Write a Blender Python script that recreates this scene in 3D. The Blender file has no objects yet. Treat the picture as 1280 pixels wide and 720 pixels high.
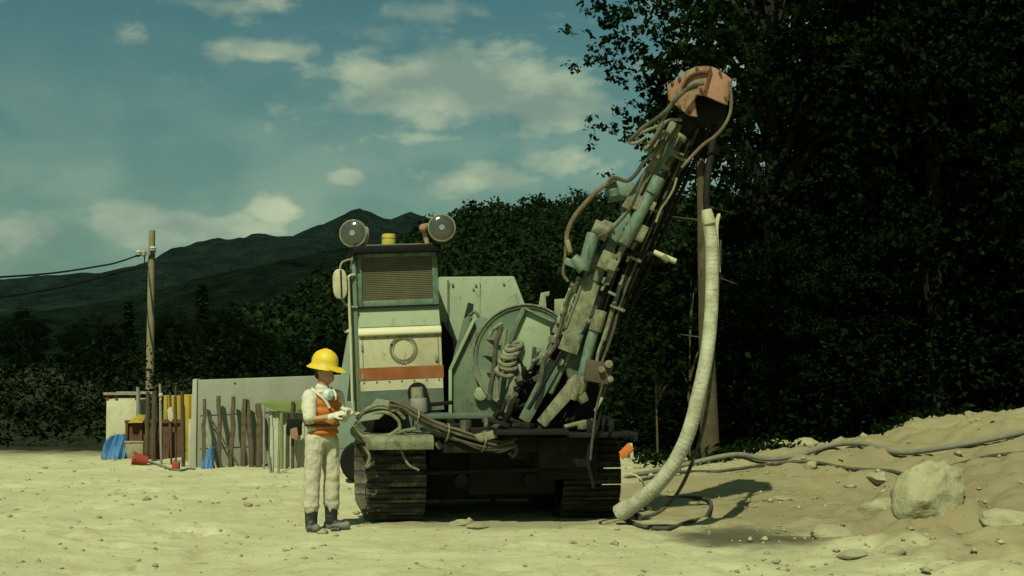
import bpy, bmesh, math, random
import numpy as np
from mathutils import Vector, Matrix, noise as mnoise

scene = bpy.context.scene
COL = scene.collection
rad = math.radians
PI = math.pi

# ------------------------------------------------------------------ camera
FPX = 1800.0                      # focal length in pixels of a 1280 wide frame
CAMH = 1.6
PITCH = math.atan(94 / FPX)
cd = bpy.data.cameras.new('camera')
cam = bpy.data.objects.new('camera', cd)
COL.objects.link(cam)
cam.location = (0, 0, CAMH)
cam.rotation_euler = (PI / 2 + PITCH, 0, 0)
cd.sensor_width = 36
cd.lens = 36 * FPX / 1280
cd.clip_start = 0.1
cd.clip_end = 20000
scene.camera = cam

# ------------------------------------------------------------------ light
SUN_AZ = rad(-164)                # direction towards the sun: behind the camera, to the left
SUN_EL = rad(50)
sd = Vector((math.sin(SUN_AZ) * math.cos(SUN_EL), math.cos(SUN_AZ) * math.cos(SUN_EL), math.sin(SUN_EL)))
sl = bpy.data.lights.new('sun', 'SUN')
sl.energy = 5.0
sl.angle = rad(0.55)
sl.color = (0.97, 0.97, 0.68)
so = bpy.data.objects.new('sun', sl)
so.rotation_euler = sd.to_track_quat('Z', 'Y').to_euler()
so.location = (-20, -20, 40)
COL.objects.link(so)

scene.view_settings.view_transform = 'Standard'
scene.view_settings.look = 'None'
scene.view_settings.gamma = 1.0
scene.view_settings.use_curve_mapping = False
scene.view_settings.exposure = -0.05
scene.cycles.max_bounces = 5
scene.cycles.diffuse_bounces = 2
scene.cycles.volume_bounces = 0
scene.cycles.volume_step_rate = 10

world = bpy.data.worlds.new('World')
scene.world = world
world.use_nodes = True
SKY_STRENGTH = 0.066


def build_sky():
    nt = world.node_tree
    nt.nodes.clear()
    N = lambda t: nt.nodes.new(t)
    L = nt.links.new

    def math_(op, a, b=None, c=None, clamp=False):
        n = N('ShaderNodeMath')
        n.operation = op
        n.use_clamp = clamp
        for i, x in enumerate((a, b, c)):
            if x is None:
                continue
            if isinstance(x, (int, float)):
                n.inputs[i].default_value = x
            else:
                L(x, n.inputs[i])
        return n.outputs[0]
    sky = N('ShaderNodeTexSky')
    sky.sky_type = 'NISHITA'
    sky.sun_disc = False
    sky.sun_elevation = SUN_EL
    sky.sun_rotation = SUN_AZ
    sky.air_density = 1.0
    sky.dust_density = 2.2
    sky.ozone_density = 1.0
    tint = N('ShaderNodeMix')
    tint.data_type = 'RGBA'
    tint.blend_type = 'MULTIPLY'
    tint.inputs[0].default_value = 1.0
    L(sky.outputs[0], tint.inputs[6])
    tint.inputs[7].default_value = (0.46, 0.86, 0.64, 1)      # the film's green cast
    tc = N('ShaderNodeTexCoord')
    sep = N('ShaderNodeSeparateXYZ')
    L(tc.outputs['Generated'], sep.inputs[0])
    x, y, z = sep.outputs
    az = math_('ARCTAN2', x, y)
    el = math_('ARCSINE', z)
    # warped coordinates for wispy edges
    cmb = N('ShaderNodeCombineXYZ')
    L(az, cmb.inputs[0])
    L(math_('MULTIPLY', el, 1.9), cmb.inputs[1])
    n1 = N('ShaderNodeTexNoise')
    n1.inputs['Scale'].default_value = 9.0
    n1.inputs['Detail'].default_value = 7
    n1.inputs['Roughness'].default_value = 0.58
    n1.inputs['Distortion'].default_value = 0.15
    L(cmb.outputs[0], n1.inputs['Vector'])
    n2 = N('ShaderNodeTexNoise')
    n2.inputs['Scale'].default_value = 26.0
    n2.inputs['Detail'].default_value = 6
    n2.inputs['Roughness'].default_value = 0.6
    L(cmb.outputs[0], n2.inputs['Vector'])
    nz = math_('ADD', math_('MULTIPLY', math_('SUBTRACT', n1.outputs[0], 0.5), 1.6), math_('MULTIPLY', math_('SUBTRACT', n2.outputs[0], 0.5), 1.5))

    def direction(px, py):
        return (px - 640) / FPX, math.atan((454 - py) / FPX)
    # the clouds standing over the valley: centre, half sizes (rad), weight, brightness
    blobs = [(570, 108, 140, 42, 1.15), (465, 92, 60, 28, .8), (690, 120, 85, 42, .85),
             (345, 264, 34, 20, 1.15), (285, 292, 75, 24, 1.05), (185, 290, 95, 36, .75), (600, 224, 95, 20, .85), (715, 205, 80, 26, .75),
             (335, 64, 52, 12, .85), (160, 55, 30, 11, .6), (432, 222, 20, 12, .8), (560, 12, 110, 12, .5), (320, 6, 100, 14, .5),
             (20, 300, 90, 30, .6), (-60, 120, 70, 24, .6), (950, 60, 160, 50, .8), (900, 190, 120, 40, .6), (1250, 120, 120, 40, .8), (520, 172, 90, 12, .45)]
    total = None
    for (px, py, wx, wy, wt) in blobs:
        a0, e0 = direction(px, py)
        dx = math_('MULTIPLY', math_('SUBTRACT', az, a0), FPX / wx)
        dy = math_('MULTIPLY', math_('SUBTRACT', el, e0), FPX / wy)
        r2 = math_('ADD', math_('MULTIPLY', dx, dx), math_('MULTIPLY', dy, dy))
        g = math_('MULTIPLY', math_('POWER', 2.718, math_('MULTIPLY', r2, -0.8)), wt)
        total = g if total is None else math_('MAXIMUM', total, g)
    # elsewhere round the sky: scattered fair-weather cloud
    n3 = N('ShaderNodeTexNoise')
    n3.inputs['Scale'].default_value = 3.0
    n3.inputs['Detail'].default_value = 3
    L(tc.outputs['Generated'], n3.inputs['Vector'])
    front = math_('SMOOTH_MIN', math_('MULTIPLY', math_('ABSOLUTE', az), 1.6), 1.0, 0.3)
    away = math_('MULTIPLY', math_('MULTIPLY', math_('SUBTRACT', n3.outputs[0], 0.30), 2.8), math_('SUBTRACT', front, 0.45, clamp=True))
    total = math_('MAXIMUM', total, away)
    dens = math_('ADD', total, nz)
    mr = N('ShaderNodeMapRange')
    mr.interpolation_type = 'SMOOTHSTEP'
    L(dens, mr.inputs[0])
    mr.inputs[1].default_value = 0.08
    mr.inputs[2].default_value = 0.85
    # cloud colour: bright tops, grey bellies
    n4 = N('ShaderNodeTexNoise')
    n4.inputs['Scale'].default_value = 12.0
    n4.inputs['Detail'].default_value = 5
    off = N('ShaderNodeVectorMath')
    off.operation = 'ADD'
    off.inputs[1].default_value = (3.1, 0.016, 0)
    L(cmb.outputs[0], off.inputs[0])
    L(off.outputs[0], n4.inputs['Vector'])
    ramp = N('ShaderNodeValToRGB')
    ramp.color_ramp.elements[0].position = 0.40
    ramp.color_ramp.elements[0].color = (3.6, 4.9, 3.9, 1)
    ramp.color_ramp.elements[1].position = 0.62
    ramp.color_ramp.elements[1].color = (7.4, 8.6, 5.7, 1)
    L(n4.outputs[0], ramp.inputs[0])
    a0, e0 = direction(352, 258)
    dx = math_('MULTIPLY', math_('SUBTRACT', az, a0), FPX / 40)
    dy = math_('MULTIPLY', math_('SUBTRACT', el, e0), FPX / 26)
    puff = math_('POWER', 2.718, math_('MULTIPLY', math_('ADD', math_('MULTIPLY', dx, dx), math_('MULTIPLY', dy, dy)), -.8))
    lift = N('ShaderNodeMix')
    lift.data_type = 'RGBA'
    L(math_('MULTIPLY', puff, .65), lift.inputs[0])
    L(ramp.outputs[0], lift.inputs[6])
    lift.inputs[7].default_value = (9.6, 10.4, 6.6, 1)
    mix = N('ShaderNodeMix')
    mix.data_type = 'RGBA'
    vr = N('ShaderNodeMapRange')
    vr.interpolation_type = 'SMOOTHSTEP'
    L(math_('ABSOLUTE', el), vr.inputs[0])
    vr.inputs[1].default_value = 0.27
    vr.inputs[2].default_value = 0.03
    vr.inputs[4].default_value = 0.42
    veil = math_('MULTIPLY', vr.outputs[0], math_('ADD', math_('MULTIPLY', n1.outputs[0], 1.2), .4))
    L(math_('MAXIMUM', math_('MULTIPLY', mr.outputs[0], 0.84), veil), mix.inputs[0])
    L(tint.outputs[2], mix.inputs[6])
    L(lift.outputs[2], mix.inputs[7])
    bg = N('ShaderNodeBackground')
    bg.inputs[1].default_value = SKY_STRENGTH
    L(mix.outputs[2], bg.inputs[0])
    out = N('ShaderNodeOutputWorld')
    L(bg.outputs[0], out.inputs[0])


build_sky()

# ------------------------------------------------------------------ helpers
CA, SA = math.cos(PITCH), math.sin(PITCH)


def P(px, py, depth):
    """world point seen at a pixel of the 1280x720 photograph, at ground distance depth"""
    xc, yc = (px - 640) / FPX, (360 - py) / FPX
    d = Vector((xc, CA - yc * SA, SA + yc * CA))
    return Vector((0, 0, CAMH)) + d * (depth / d.y)


def MPP(depth):
    return depth / FPX


def vnoise(x, y, seed=0):
    x = np.asarray(x, float); y = np.asarray(y, float)
    xi = np.floor(x).astype(np.int64); yi = np.floor(y).astype(np.int64)
    fx = x - xi; fy = y - yi
    fx = fx * fx * (3 - 2 * fx); fy = fy * fy * (3 - 2 * fy)

    def h(i, j):
        n = (i * 374761393 + j * 668265263 + seed * 1442695041) & 0xffffffff
        n = ((n ^ (n >> 13)) * 1274126177) & 0xffffffff
        n = n ^ (n >> 16)
        return (n & 0xffff) / 65535.0
    a = h(xi, yi); b = h(xi + 1, yi); c = h(xi, yi + 1); d = h(xi + 1, yi + 1)
    return (a * (1 - fx) + b * fx) * (1 - fy) + (c * (1 - fx) + d * fx) * fy - 0.5


def fbm(x, y, oct=4, seed=0, gain=0.5):
    t = 0; a = 1.0; f = 1.0
    for i in range(oct):
        t = t + a * vnoise(np.asarray(x) * f, np.asarray(y) * f, seed + i * 17)
        a *= gain; f *= 2.03
    return t


def sstep(a, b, x):
    t = np.clip((np.asarray(x, float) - a) / (b - a), 0, 1)
    return t * t * (3 - 2 * t)


_sr = random.Random(3)
SCUFFS = [(_sr.uniform(-5.5, 2.6), _sr.uniform(10.5, 20), _sr.uniform(0, 3.1), _sr.uniform(.10, .30)) for _ in range(75)]


def ground_h(x, y):
    x = np.asarray(x, float); y = np.asarray(y, float)
    near = np.exp(-((x / 60) ** 2 + ((y - 15) / 60) ** 2))
    h = near * (fbm(x * 0.35, y * 0.35, 3, 5) * 0.09 + fbm(x * 1.7, y * 1.7, 3, 9) * 0.05)
    wild = sstep(2.2, 4.0, x - 0.05 * (y - 14)) * sstep(8, 13, y) * (1 - sstep(30, 40, y))
    h = h + wild * (fbm(x * 1.1, y * 1.1, 4, 31) * 0.22 + fbm(x * 4, y * 4, 3, 37) * 0.07)
    bil = np.abs(fbm(x * 1.9, y * 1.9, 4, 91))
    h = h + wild * (0.10 * bil + 0.05 * np.clip(vnoise(x * 5.5, y * 5.5, 93), 0, 1) + 0.05 * vnoise(x * 9, y * 9, 95))
    crest = 0.10 + 0.52 * sstep(1.6, 7.5, x) 
    bank = sstep(15.2, 20.5, y + 0.25 * np.maximum(x - 3, 0)) * sstep(0.9, 2.4, x) * (1 - 0.9 * sstep(21.5, 24.5, y))
    h = h + bank * (crest + 0.16 * fbm(x * 0.9, y * 0.9, 3, 77))
    h = h + 0.35 * sstep(4.0, 7.0, x) * sstep(9, 15, y) * (1 - sstep(18, 24, y))
    h = h + 0.20 * np.exp(-(((x - 4.35) / .75) ** 2 + ((y - 14.5) / .6) ** 2)) * (1 + 1.2 * fbm(x * 3, y * 3, 3, 61))
    for (sx, sy, sa, sl) in SCUFFS:
        u_ = (x - sx) * math.cos(sa) + (y - sy) * math.sin(sa)
        v_ = -(x - sx) * math.sin(sa) + (y - sy) * math.cos(sa)
        q_ = (u_ / sl) ** 2 + (v_ / .10) ** 2
        h = h - 0.030 * np.exp(-q_) + 0.016 * np.exp(-((np.sqrt(q_) - 1.7) / .5) ** 2)
    flat = sstep(-2.6, -2.0, x) * (1 - sstep(1.1, 1.6, x)) * sstep(12.6, 13.6, y) * (1 - sstep(18.0, 19.0, y))
    return h * (1 - 0.85 * flat)


def gh(x, y):
    return float(ground_h(np.array([x]), np.array([y]))[0])


# ---- materials
MATS = {}
# albedo factors tuned to the sun angle against the nominal colours below
ALBEDO_SCALE = {'rig_green': .66, 'rig_teal': .72, 'pale_green_paint': .60, 'dusty_khaki_steel': .74, 'cream_paint': .66, 'beige_paint': .60, 'orange_stripe_paint': .66, 'concrete': .62, 'pale_concrete': .7,
        'rusty_pink_paint': .72, 'lit_pink_cheek': .75, 'white_canvas_hose': .93, 'white_paint': .68, 'yellow_board': .7, 'light_green_sheet': .7, 'blue_tarpaulin': .75, 'cream_shirt': .80,
        'cream_trousers': .82, 'orange_vest': .8, 'white_cotton_glove': .8, 'dusty_rock': .74, 'oily_dark_steel': .6, 'black_paint': .7, 'truck_green': .6, 'bark': .6, 'dusty_track_steel': .7, 'pale_timber': .7,
        'weathered_wood': .8, 'grille_slat': .72, 'emblem_paint': .66, 'dark_green_paint': .75, 'dusty_rubber_hose': .8, 'grimy_boom_green': .75, 'oily_brown_steel': .75, 'rusty_steel': .8, 'red_paint': .8}


def mat(name, color, rough=0.85, var=0.25, scale=6.0, bump=0.25, bscale=None, metal=0.0, spec=0.3, dirt=None, dirt_amt=0.5, dirt_scale=3.0, grime=0.0, coat=0.0):
    if name in MATS:
        return MATS[name]
    k_ = ALBEDO_SCALE.get(name, 1.0)
    color = tuple(c * k_ for c in color)
    dirt = tuple(c * k_ for c in dirt) if dirt else None
    m = bpy.data.materials.new(name)
    m.use_nodes = True
    nt = m.node_tree
    b = nt.nodes['Principled BSDF']
    L = nt.links.new
    tc = nt.nodes.new('ShaderNodeTexCoord')
    n = nt.nodes.new('ShaderNodeTexNoise')
    n.inputs['Scale'].default_value = scale
    n.inputs['Detail'].default_value = 6
    n.inputs['Roughness'].default_value = 0.62
    L(tc.outputs['Object'], n.inputs['Vector'])
    r = nt.nodes.new('ShaderNodeValToRGB')
    r.color_ramp.elements[0].position = 0.28
    r.color_ramp.elements[1].position = 0.72
    lo = [max(0, c * (1 - var)) for c in color]
    hi = [min(1, c * (1 + var * 0.8)) for c in color]
    r.color_ramp.elements[0].color = (*lo, 1)
    r.color_ramp.elements[1].color = (*hi, 1)
    L(n.outputs[0], r.inputs[0])
    col = r.outputs[0]
    if dirt:
        n2 = nt.nodes.new('ShaderNodeTexNoise')
        n2.inputs['Scale'].default_value = dirt_scale
        n2.inputs['Detail'].default_value = 8
        n2.inputs['Roughness'].default_value = 0.7
        L(tc.outputs['Object'], n2.inputs['Vector'])
        mr = nt.nodes.new('ShaderNodeMapRange')
        mr.inputs[1].default_value = 0.62 - 0.3 * dirt_amt
        mr.inputs[2].default_value = 0.78 - 0.22 * dirt_amt
        L(n2.outputs[0], mr.inputs[0])
        mx = nt.nodes.new('ShaderNodeMix')
        mx.data_type = 'RGBA'
        L(mr.outputs[0], mx.inputs[0])
        L(col, mx.inputs[6])
        mx.inputs[7].default_value = (*dirt, 1)
        col = mx.outputs[2]
    if grime:
        g1 = nt.nodes.new('ShaderNodeTexNoise')
        g1.inputs['Scale'].default_value = 5.5
        g1.inputs['Detail'].default_value = 10
        g1.inputs['Roughness'].default_value = 0.78
        g1.inputs['Distortion'].default_value = 0.6
        sc = nt.nodes.new('ShaderNodeMapping')
        sc.inputs['Location'].default_value = (7.3, 2.1, 4.4)
        sc.inputs['Scale'].default_value = (1.6, 1.6, .8)
        L(tc.outputs['Object'], sc.inputs[0])
        L(sc.outputs[0], g1.inputs['Vector'])
        gr = nt.nodes.new('ShaderNodeMapRange')
        gr.inputs[1].default_value = 0.60 - 0.16 * grime
        gr.inputs[2].default_value = 0.74 - 0.12 * grime
        gr.inputs[4].default_value = 0.85
        L(g1.outputs[0], gr.inputs[0])
        gm = nt.nodes.new('ShaderNodeMix')
        gm.data_type = 'RGBA'
        L(gr.outputs[0], gm.inputs[0])
        L(col, gm.inputs[6])
        gm.inputs[7].default_value = (0.035, 0.032, 0.022, 1)
        col = gm.outputs[2]
    L(col, b.inputs['Base Color'])
    b.inputs['Roughness'].default_value = rough
    b.inputs['Metallic'].default_value = metal
    b.inputs['Specular IOR Level'].default_value = spec
    b.inputs['Coat Weight'].default_value = coat
    if bump:
        bn = nt.nodes.new('ShaderNodeTexNoise')
        bn.inputs['Scale'].default_value = bscale or scale * 6
        bn.inputs['Detail'].default_value = 5
        L(tc.outputs['Object'], bn.inputs['Vector'])
        bp = nt.nodes.new('ShaderNodeBump')
        bp.inputs['Strength'].default_value = bump
        bp.inputs['Distance'].default_value = 0.02
        L(bn.outputs[0], bp.inputs['Height'])
        L(bp.outputs[0], b.inputs['Normal'])
    MATS[name] = m
    return m


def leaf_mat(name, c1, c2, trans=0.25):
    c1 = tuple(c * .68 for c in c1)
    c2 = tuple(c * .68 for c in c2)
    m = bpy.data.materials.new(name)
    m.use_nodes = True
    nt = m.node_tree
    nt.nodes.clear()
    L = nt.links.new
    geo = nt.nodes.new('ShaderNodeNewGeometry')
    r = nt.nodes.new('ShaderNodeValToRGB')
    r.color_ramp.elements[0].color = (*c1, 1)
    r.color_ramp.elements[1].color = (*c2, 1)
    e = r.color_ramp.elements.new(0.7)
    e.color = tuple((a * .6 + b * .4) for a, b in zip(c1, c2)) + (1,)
    L(geo.outputs['Random Per Island'], r.inputs[0])
    d = nt.nodes.new('ShaderNodeBsdfDiffuse')
    L(r.outputs[0], d.inputs[0])
    t = nt.nodes.new('ShaderNodeBsdfTranslucent')
    L(r.outputs[0], t.inputs[0])
    mx = nt.nodes.new('ShaderNodeMixShader')
    mx.inputs[0].default_value = trans
    L(d.outputs[0], mx.inputs[1])
    L(t.outputs[0], mx.inputs[2])
    o = nt.nodes.new('ShaderNodeOutputMaterial')
    L(mx.outputs[0], o.inputs[0])
    return m


DUST = (0.36, 0.34, 0.20)
M_GREEN = mat('rig_green', (0.125, 0.195, 0.125), .65, .2, 5, .2, dirt=(0.20, 0.215, 0.125), dirt_amt=.5, grime=.45)
M_TEAL = mat('rig_teal', (0.135, 0.225, 0.165), .55, .2, 7, .2, dirt=(0.17, 0.19, 0.115), dirt_amt=.5, dirt_scale=6, grime=.75)
M_PALE = mat('pale_green_paint', (0.36, 0.45, 0.285), .65, .10, 3, .1, dirt=(0.32, 0.35, 0.21), dirt_amt=.55, grime=.25)
M_KHAKI = mat('dusty_khaki_steel', (0.235, 0.24, 0.14), .8, .25, 9, .35, dirt=(0.15, 0.15, 0.10), dirt_amt=.5, dirt_scale=8, grime=.75)
M_CREAM = mat('cream_paint', (0.62, 0.60, 0.39), .6, .07, 3, .1, dirt=(0.46, 0.43, 0.26), dirt_amt=.45, grime=.15)
M_BEIGE = mat('beige_paint', (0.56, 0.535, 0.32), .6, .08, 3, .08, dirt=(0.44, 0.41, 0.24), dirt_amt=.5, grime=.2)
M_ORANGE = mat('orange_stripe_paint', (0.34, 0.105, 0.024), .65, .2, 6, .08, dirt=(0.30, 0.16, 0.06), dirt_amt=.4, grime=.2)
M_DKGREEN = mat('dark_green_paint', (0.10, 0.14, 0.10), .7, .2, 5, .15, dirt=(0.2, 0.19, 0.11), dirt_amt=.35)
M_BLACK = mat('black_paint', (0.008, 0.008, 0.007), .75, .3, 6, .1, spec=.15)
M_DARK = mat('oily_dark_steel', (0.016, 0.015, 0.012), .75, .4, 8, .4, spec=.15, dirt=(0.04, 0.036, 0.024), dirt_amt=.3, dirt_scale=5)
M_RUBBER = mat('dusty_rubber_hose', (0.06, 0.056, 0.038), .85, .35, 10, .3, dirt=(0.15, 0.14, 0.085), dirt_amt=.45, dirt_scale=9)
M_BROWNHOSE = mat('brown_hose', (0.10, 0.075, 0.042), .8, .3, 10, .2, dirt=(0.16, 0.14, 0.085), dirt_amt=.4)
M_RUSTCOVER = mat('rusty_pink_paint', (0.33, 0.165, 0.10), .8, .2, 5, .3, dirt=(0.33, 0.24, 0.15), dirt_amt=.6, dirt_scale=4, grime=.45)
M_RUST = mat('rusty_steel', (0.13, 0.06, 0.03), .9, .35, 8, .4, dirt=(0.07, 0.04, 0.025), dirt_amt=.5)
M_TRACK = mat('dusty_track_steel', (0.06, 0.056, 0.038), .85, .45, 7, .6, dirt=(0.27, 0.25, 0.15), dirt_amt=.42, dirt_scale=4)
M_TRACKD = mat('shaded_track_steel', (0.022, 0.020, 0.015), .8, .4, 7, .6, spec=.15, dirt=(0.07, 0.064, 0.04), dirt_amt=.35, dirt_scale=4)  # shade of the right track painted into darker shoes
M_CHROME = mat('bright_rod', (0.5, 0.5, 0.45), .25, .1, 10, .05, metal=.9)
M_GLASS = mat('lamp_glass', (0.045, 0.045, 0.036), .07, .3, 20, .06, spec=.9)
M_WINDOW = mat('dark_window', (0.02, 0.022, 0.02), .15, .3, 3, 0, spec=.5)
M_SLAT = mat('grille_slat', (0.125, 0.12, 0.065), .8, .25, 4, .1)
M_AMBER = mat('amber_beacon', (0.42, 0.33, 0.05), .35, .15, 8, .05, spec=.4)
M_HOSE = mat('white_canvas_hose', (0.42, 0.42, 0.31), .9, .2, 6, .4, dirt=(0.25, 0.24, 0.15), dirt_amt=.55, dirt_scale=5, grime=.2)
M_CONC = mat('concrete', (0.36, 0.38, 0.295), .9, .12, 2.5, .25, dirt=(0.32, 0.33, 0.25), dirt_amt=.35, dirt_scale=1.5)
M_WOODPOST = mat('weathered_wood', (0.085, 0.066, 0.038), .9, .4, 12, .4)
M_PALEWOOD = mat('pale_timber', (0.33, 0.29, 0.19), .9, .3, 10, .3)
M_YELLOW = mat('yellow_board', (0.42, 0.30, 0.035), .75, .2, 4, .15, dirt=(0.25, 0.18, 0.05), dirt_amt=.3)
M_BLUE = mat('blue_tarpaulin', (0.055, 0.17, 0.36), .6, .25, 4, .3)
M_RED = mat('red_paint', (0.32, 0.05, 0.025), .6, .2, 5, .1)
M_WHITEP = mat('white_paint', (0.55, 0.54, 0.41), .7, .1, 4, .1, dirt=(0.36, 0.34, 0.23), dirt_amt=.5)
M_GREYP = mat('grey_steel', (0.2, 0.2, 0.16), .7, .25, 6, .2)
M_LIMEG = mat('light_green_sheet', (0.22, 0.27, 0.09), .7, .2, 4, .2)
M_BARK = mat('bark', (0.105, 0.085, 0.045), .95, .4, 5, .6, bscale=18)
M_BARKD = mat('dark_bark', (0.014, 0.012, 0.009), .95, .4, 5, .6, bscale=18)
M_ROCK = mat('dusty_rock', (0.39, 0.375, 0.225), .95, .15, 2, .8, bscale=9, dirt=(0.34, 0.31, 0.17), dirt_amt=.5)
M_PEBBLE = mat('pebble', (0.24, 0.225, 0.13), .95, .35, 3, .3, dirt=(0.34, 0.32, 0.19), dirt_amt=.5, dirt_scale=2)
M_CABLE = mat('grey_cable', (0.15, 0.145, 0.11), .8, .25, 8, .2)
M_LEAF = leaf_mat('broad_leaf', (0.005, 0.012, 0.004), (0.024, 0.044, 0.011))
M_LEAFD = leaf_mat('shade_leaf', (0.003, 0.007, 0.0025), (0.016, 0.032, 0.008), .12)  # darker copy of the leaf, shade of the wood put into its colour
M_NEEDLE = leaf_mat('needle_leaf', (0.007, 0.015, 0.006), (0.024, 0.042, 0.014), .1)
M_HILLLEAF = leaf_mat('hill_leaf', (0.008, 0.017, 0.006), (0.030, 0.052, 0.014), .1)


# ---- mesh builder
def catmull(pts, n=8):
    pts = [Vector(p) for p in pts]
    if len(pts) < 3:
        return pts
    out = []
    ext = [pts[0] * 2 - pts[1]] + pts + [pts[-1] * 2 - pts[-2]]
    for i in range(1, len(ext) - 2):
        p0, p1, p2, p3 = ext[i - 1:i + 3]
        for k in range(n):
            t = k / n
            out.append(0.5 * ((2 * p1) + (p2 - p0) * t + (2 * p0 - 5 * p1 + 4 * p2 - p3) * t * t + (3 * p1 - p0 - 3 * p2 + p3) * t ** 3))
    out.append(pts[-1])
    return out


class MB:
    def __init__(self):
        self.v = []
        self.f = []

    def add(self, vs, fs):
        o = len(self.v)
        self.v += [Vector(v) for v in vs]
        self.f += [tuple(i + o for i in f) for f in fs]
        return self

    def box(self, c, s, M=None):
        c = Vector(c)
        sx, sy, sz = (k / 2 for k in s)
        vs = [c + Vector((a * sx, b * sy, d * sz)) for a in (-1, 1) for b in (-1, 1) for d in (-1, 1)]
        if M:
            vs = [M @ v for v in vs]
        return self.add(vs, [(0, 1, 3, 2), (4, 6, 7, 5), (0, 4, 5, 1), (2, 3, 7, 6), (0, 2, 6, 4), (1, 5, 7, 3)])

    def prism(self, poly, ext):
        ext = Vector(ext)
        poly = [Vector(p) for p in poly]
        n = len(poly)
        vs = poly + [p + ext for p in poly]
        fs = [tuple(range(n))[::-1], tuple(range(n, 2 * n))] + [(i, (i + 1) % n, n + (i + 1) % n, n + i) for i in range(n)]
        return self.add(vs, fs)

    def bar(self, p, q, w, t, w2=None, up=None):
        """rectangular bar from p to q: w across (in the picture plane), t deep"""
        p, q = Vector(p), Vector(q)
        d = (q - p).normalized()
        up = Vector(up) if up else Vector((0, 1, 0))
        a = d.cross(up)
        if a.length < 1e-4:
            a = d.cross(Vector((1, 0, 0)))
        a.normalize()
        b = a.cross(d).normalized()
        w2 = w if w2 is None else w2
        vs = [p + a * (s * w / 2) + b * (k * t / 2) for s in (-1, 1) for k in (-1, 1)] + [q + a * (s * w2 / 2) + b * (k * t / 2) for s in (-1, 1) for k in (-1, 1)]
        return self.add(vs, [(0, 1, 3, 2), (4, 6, 7, 5), (0, 4, 5, 1), (2, 3, 7, 6), (0, 2, 6, 4), (1, 5, 7, 3)])

    def tube(self, pts, r, n=10, cap=True, wob=0.0):
        pts = [Vector(p) for p in pts]
        m = len(pts)
        rr = [r] * m if isinstance(r, (int, float)) else list(r)
        if len(rr) != m:
            rr = list(np.interp(np.linspace(0, 1, m), np.linspace(0, 1, len(rr)), rr))
        vs = []
        prev = None
        for i, p in enumerate(pts):
            d = (pts[min(i + 1, m - 1)] - pts[max(i - 1, 0)])
            d = d.normalized() if d.length > 1e-9 else Vector((0, 0, 1))
            if prev is None:
                a = d.cross(Vector((0, 0, 1)))
                if a.length < 0.05:
                    a = d.cross(Vector((1, 0, 0)))
            else:
                a = prev - d * prev.dot(d)
            a.normalize()
            prev = a
            b = d.cross(a)
            for k in range(n):
                t = 2 * PI * k / n
                q = rr[i] * (1 + (wob * (vnoise(i * .37 + 7.1, k * .9 + 3.3, 3).item() if wob else 0)))
                vs.append(p + (a * math.cos(t) + b * math.sin(t)) * q)
        fs = [(i * n + k, i * n + (k + 1) % n, (i + 1) * n + (k + 1) % n, (i + 1) * n + k) for i in range(m - 1) for k in range(n)]
        if cap:
            fs += [tuple(range(n))[::-1], tuple(range((m - 1) * n, m * n))]
        return self.add(vs, fs)

    def cyl(self, p, q, r, n=16, r2=None):
        return self.tube([p, q], [r, r if r2 is None else r2], n)

    def lathe(self, prof, M, n=20):
        """prof: (radius, height) pairs round the local z axis of M"""
        vs = []
        for (r, h) in prof:
            for k in range(n):
                t = 2 * PI * k / n
                vs.append(M @ Vector((r * math.cos(t), r * math.sin(t), h)))
        m = len(prof)
        fs = [(i * n + k, i * n + (k + 1) % n, (i + 1) * n + (k + 1) % n, (i + 1) * n + k) for i in range(m - 1) for k in range(n)]
        fs += [tuple(range(n))[::-1], tuple(range((m - 1) * n, m * n))]
        return self.add(vs, fs)

    def ball(self, c, r, nu=12, nv=8, M=None):
        if isinstance(r, (int, float)):
            r = (r, r, r)
        c = Vector(c)
        vs = []
        for j in range(nv + 1):
            ph = PI * j / nv
            for i in range(nu):
                th = 2 * PI * i / nu
                l = Vector((r[0] * math.sin(ph) * math.cos(th), r[1] * math.sin(ph) * math.sin(th), r[2] * math.cos(ph)))
                vs.append(c + (M @ l if M else l))
        fs = [(j * nu + i, j * nu + (i + 1) % nu, (j + 1) * nu + (i + 1) % nu, (j + 1) * nu + i) for j in range(nv) for i in range(nu)]
        return self.add(vs, fs)

    def limb(self, pts, rs, n=12):
        """tapered limb with round ends, for remeshing"""
        pts = [Vector(p) for p in pts]
        self.tube(pts, rs, n)
        for p, r in zip(pts, rs):
            self.ball(p, r, n, 8)
        return self

    def build(self, name, material, parent=None, bevel=0.0, smooth=True, angle=38, loc=None, label=None):
        org = Vector((0, 0, 0))
        if parent is not None:
            org = Vector(parent['_org']) if '_org' in parent else root_org(parent)
        elif loc is not None:
            org = Vector(loc)
        me = bpy.data.meshes.new(name)
        bm = bmesh.new()
        bv = [bm.verts.new(v - org) for v in self.v]
        for f in self.f:
            try:
                bm.faces.new([bv[i] for i in f])
            except ValueError:
                pass
        bmesh.ops.remove_doubles(bm, verts=bm.verts, dist=1e-5)
        bmesh.ops.recalc_face_normals(bm, faces=bm.faces)
        if bevel > 0:
            es = [e for e in bm.edges if len(e.link_faces) == 2 and e.calc_face_angle(0) > rad(40)]
            bmesh.ops.bevel(bm, geom=es, offset=bevel, segments=2, profile=0.5, affect='EDGES', clamp_overlap=True)
        bm.to_mesh(me)
        bm.free()
        if smooth:
            me.polygons.foreach_set('use_smooth', [True] * len(me.polygons))
            me.set_sharp_from_angle(angle=rad(angle))
        me.materials.append(material)
        o = bpy.data.objects.new(name, me)
        COL.objects.link(o)
        if parent is not None:
            o.parent = parent
        else:
            o.location = org
        if label:
            o['label'] = label
        return o


ORG = {}


def root_org(o):
    while o.parent is not None:
        o = o.parent
    return Vector(o.location)


def tag(o, label, cat, group=None):
    o['label'] = label
    o['category'] = cat
    if group:
        o['group'] = group
    return o


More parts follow.
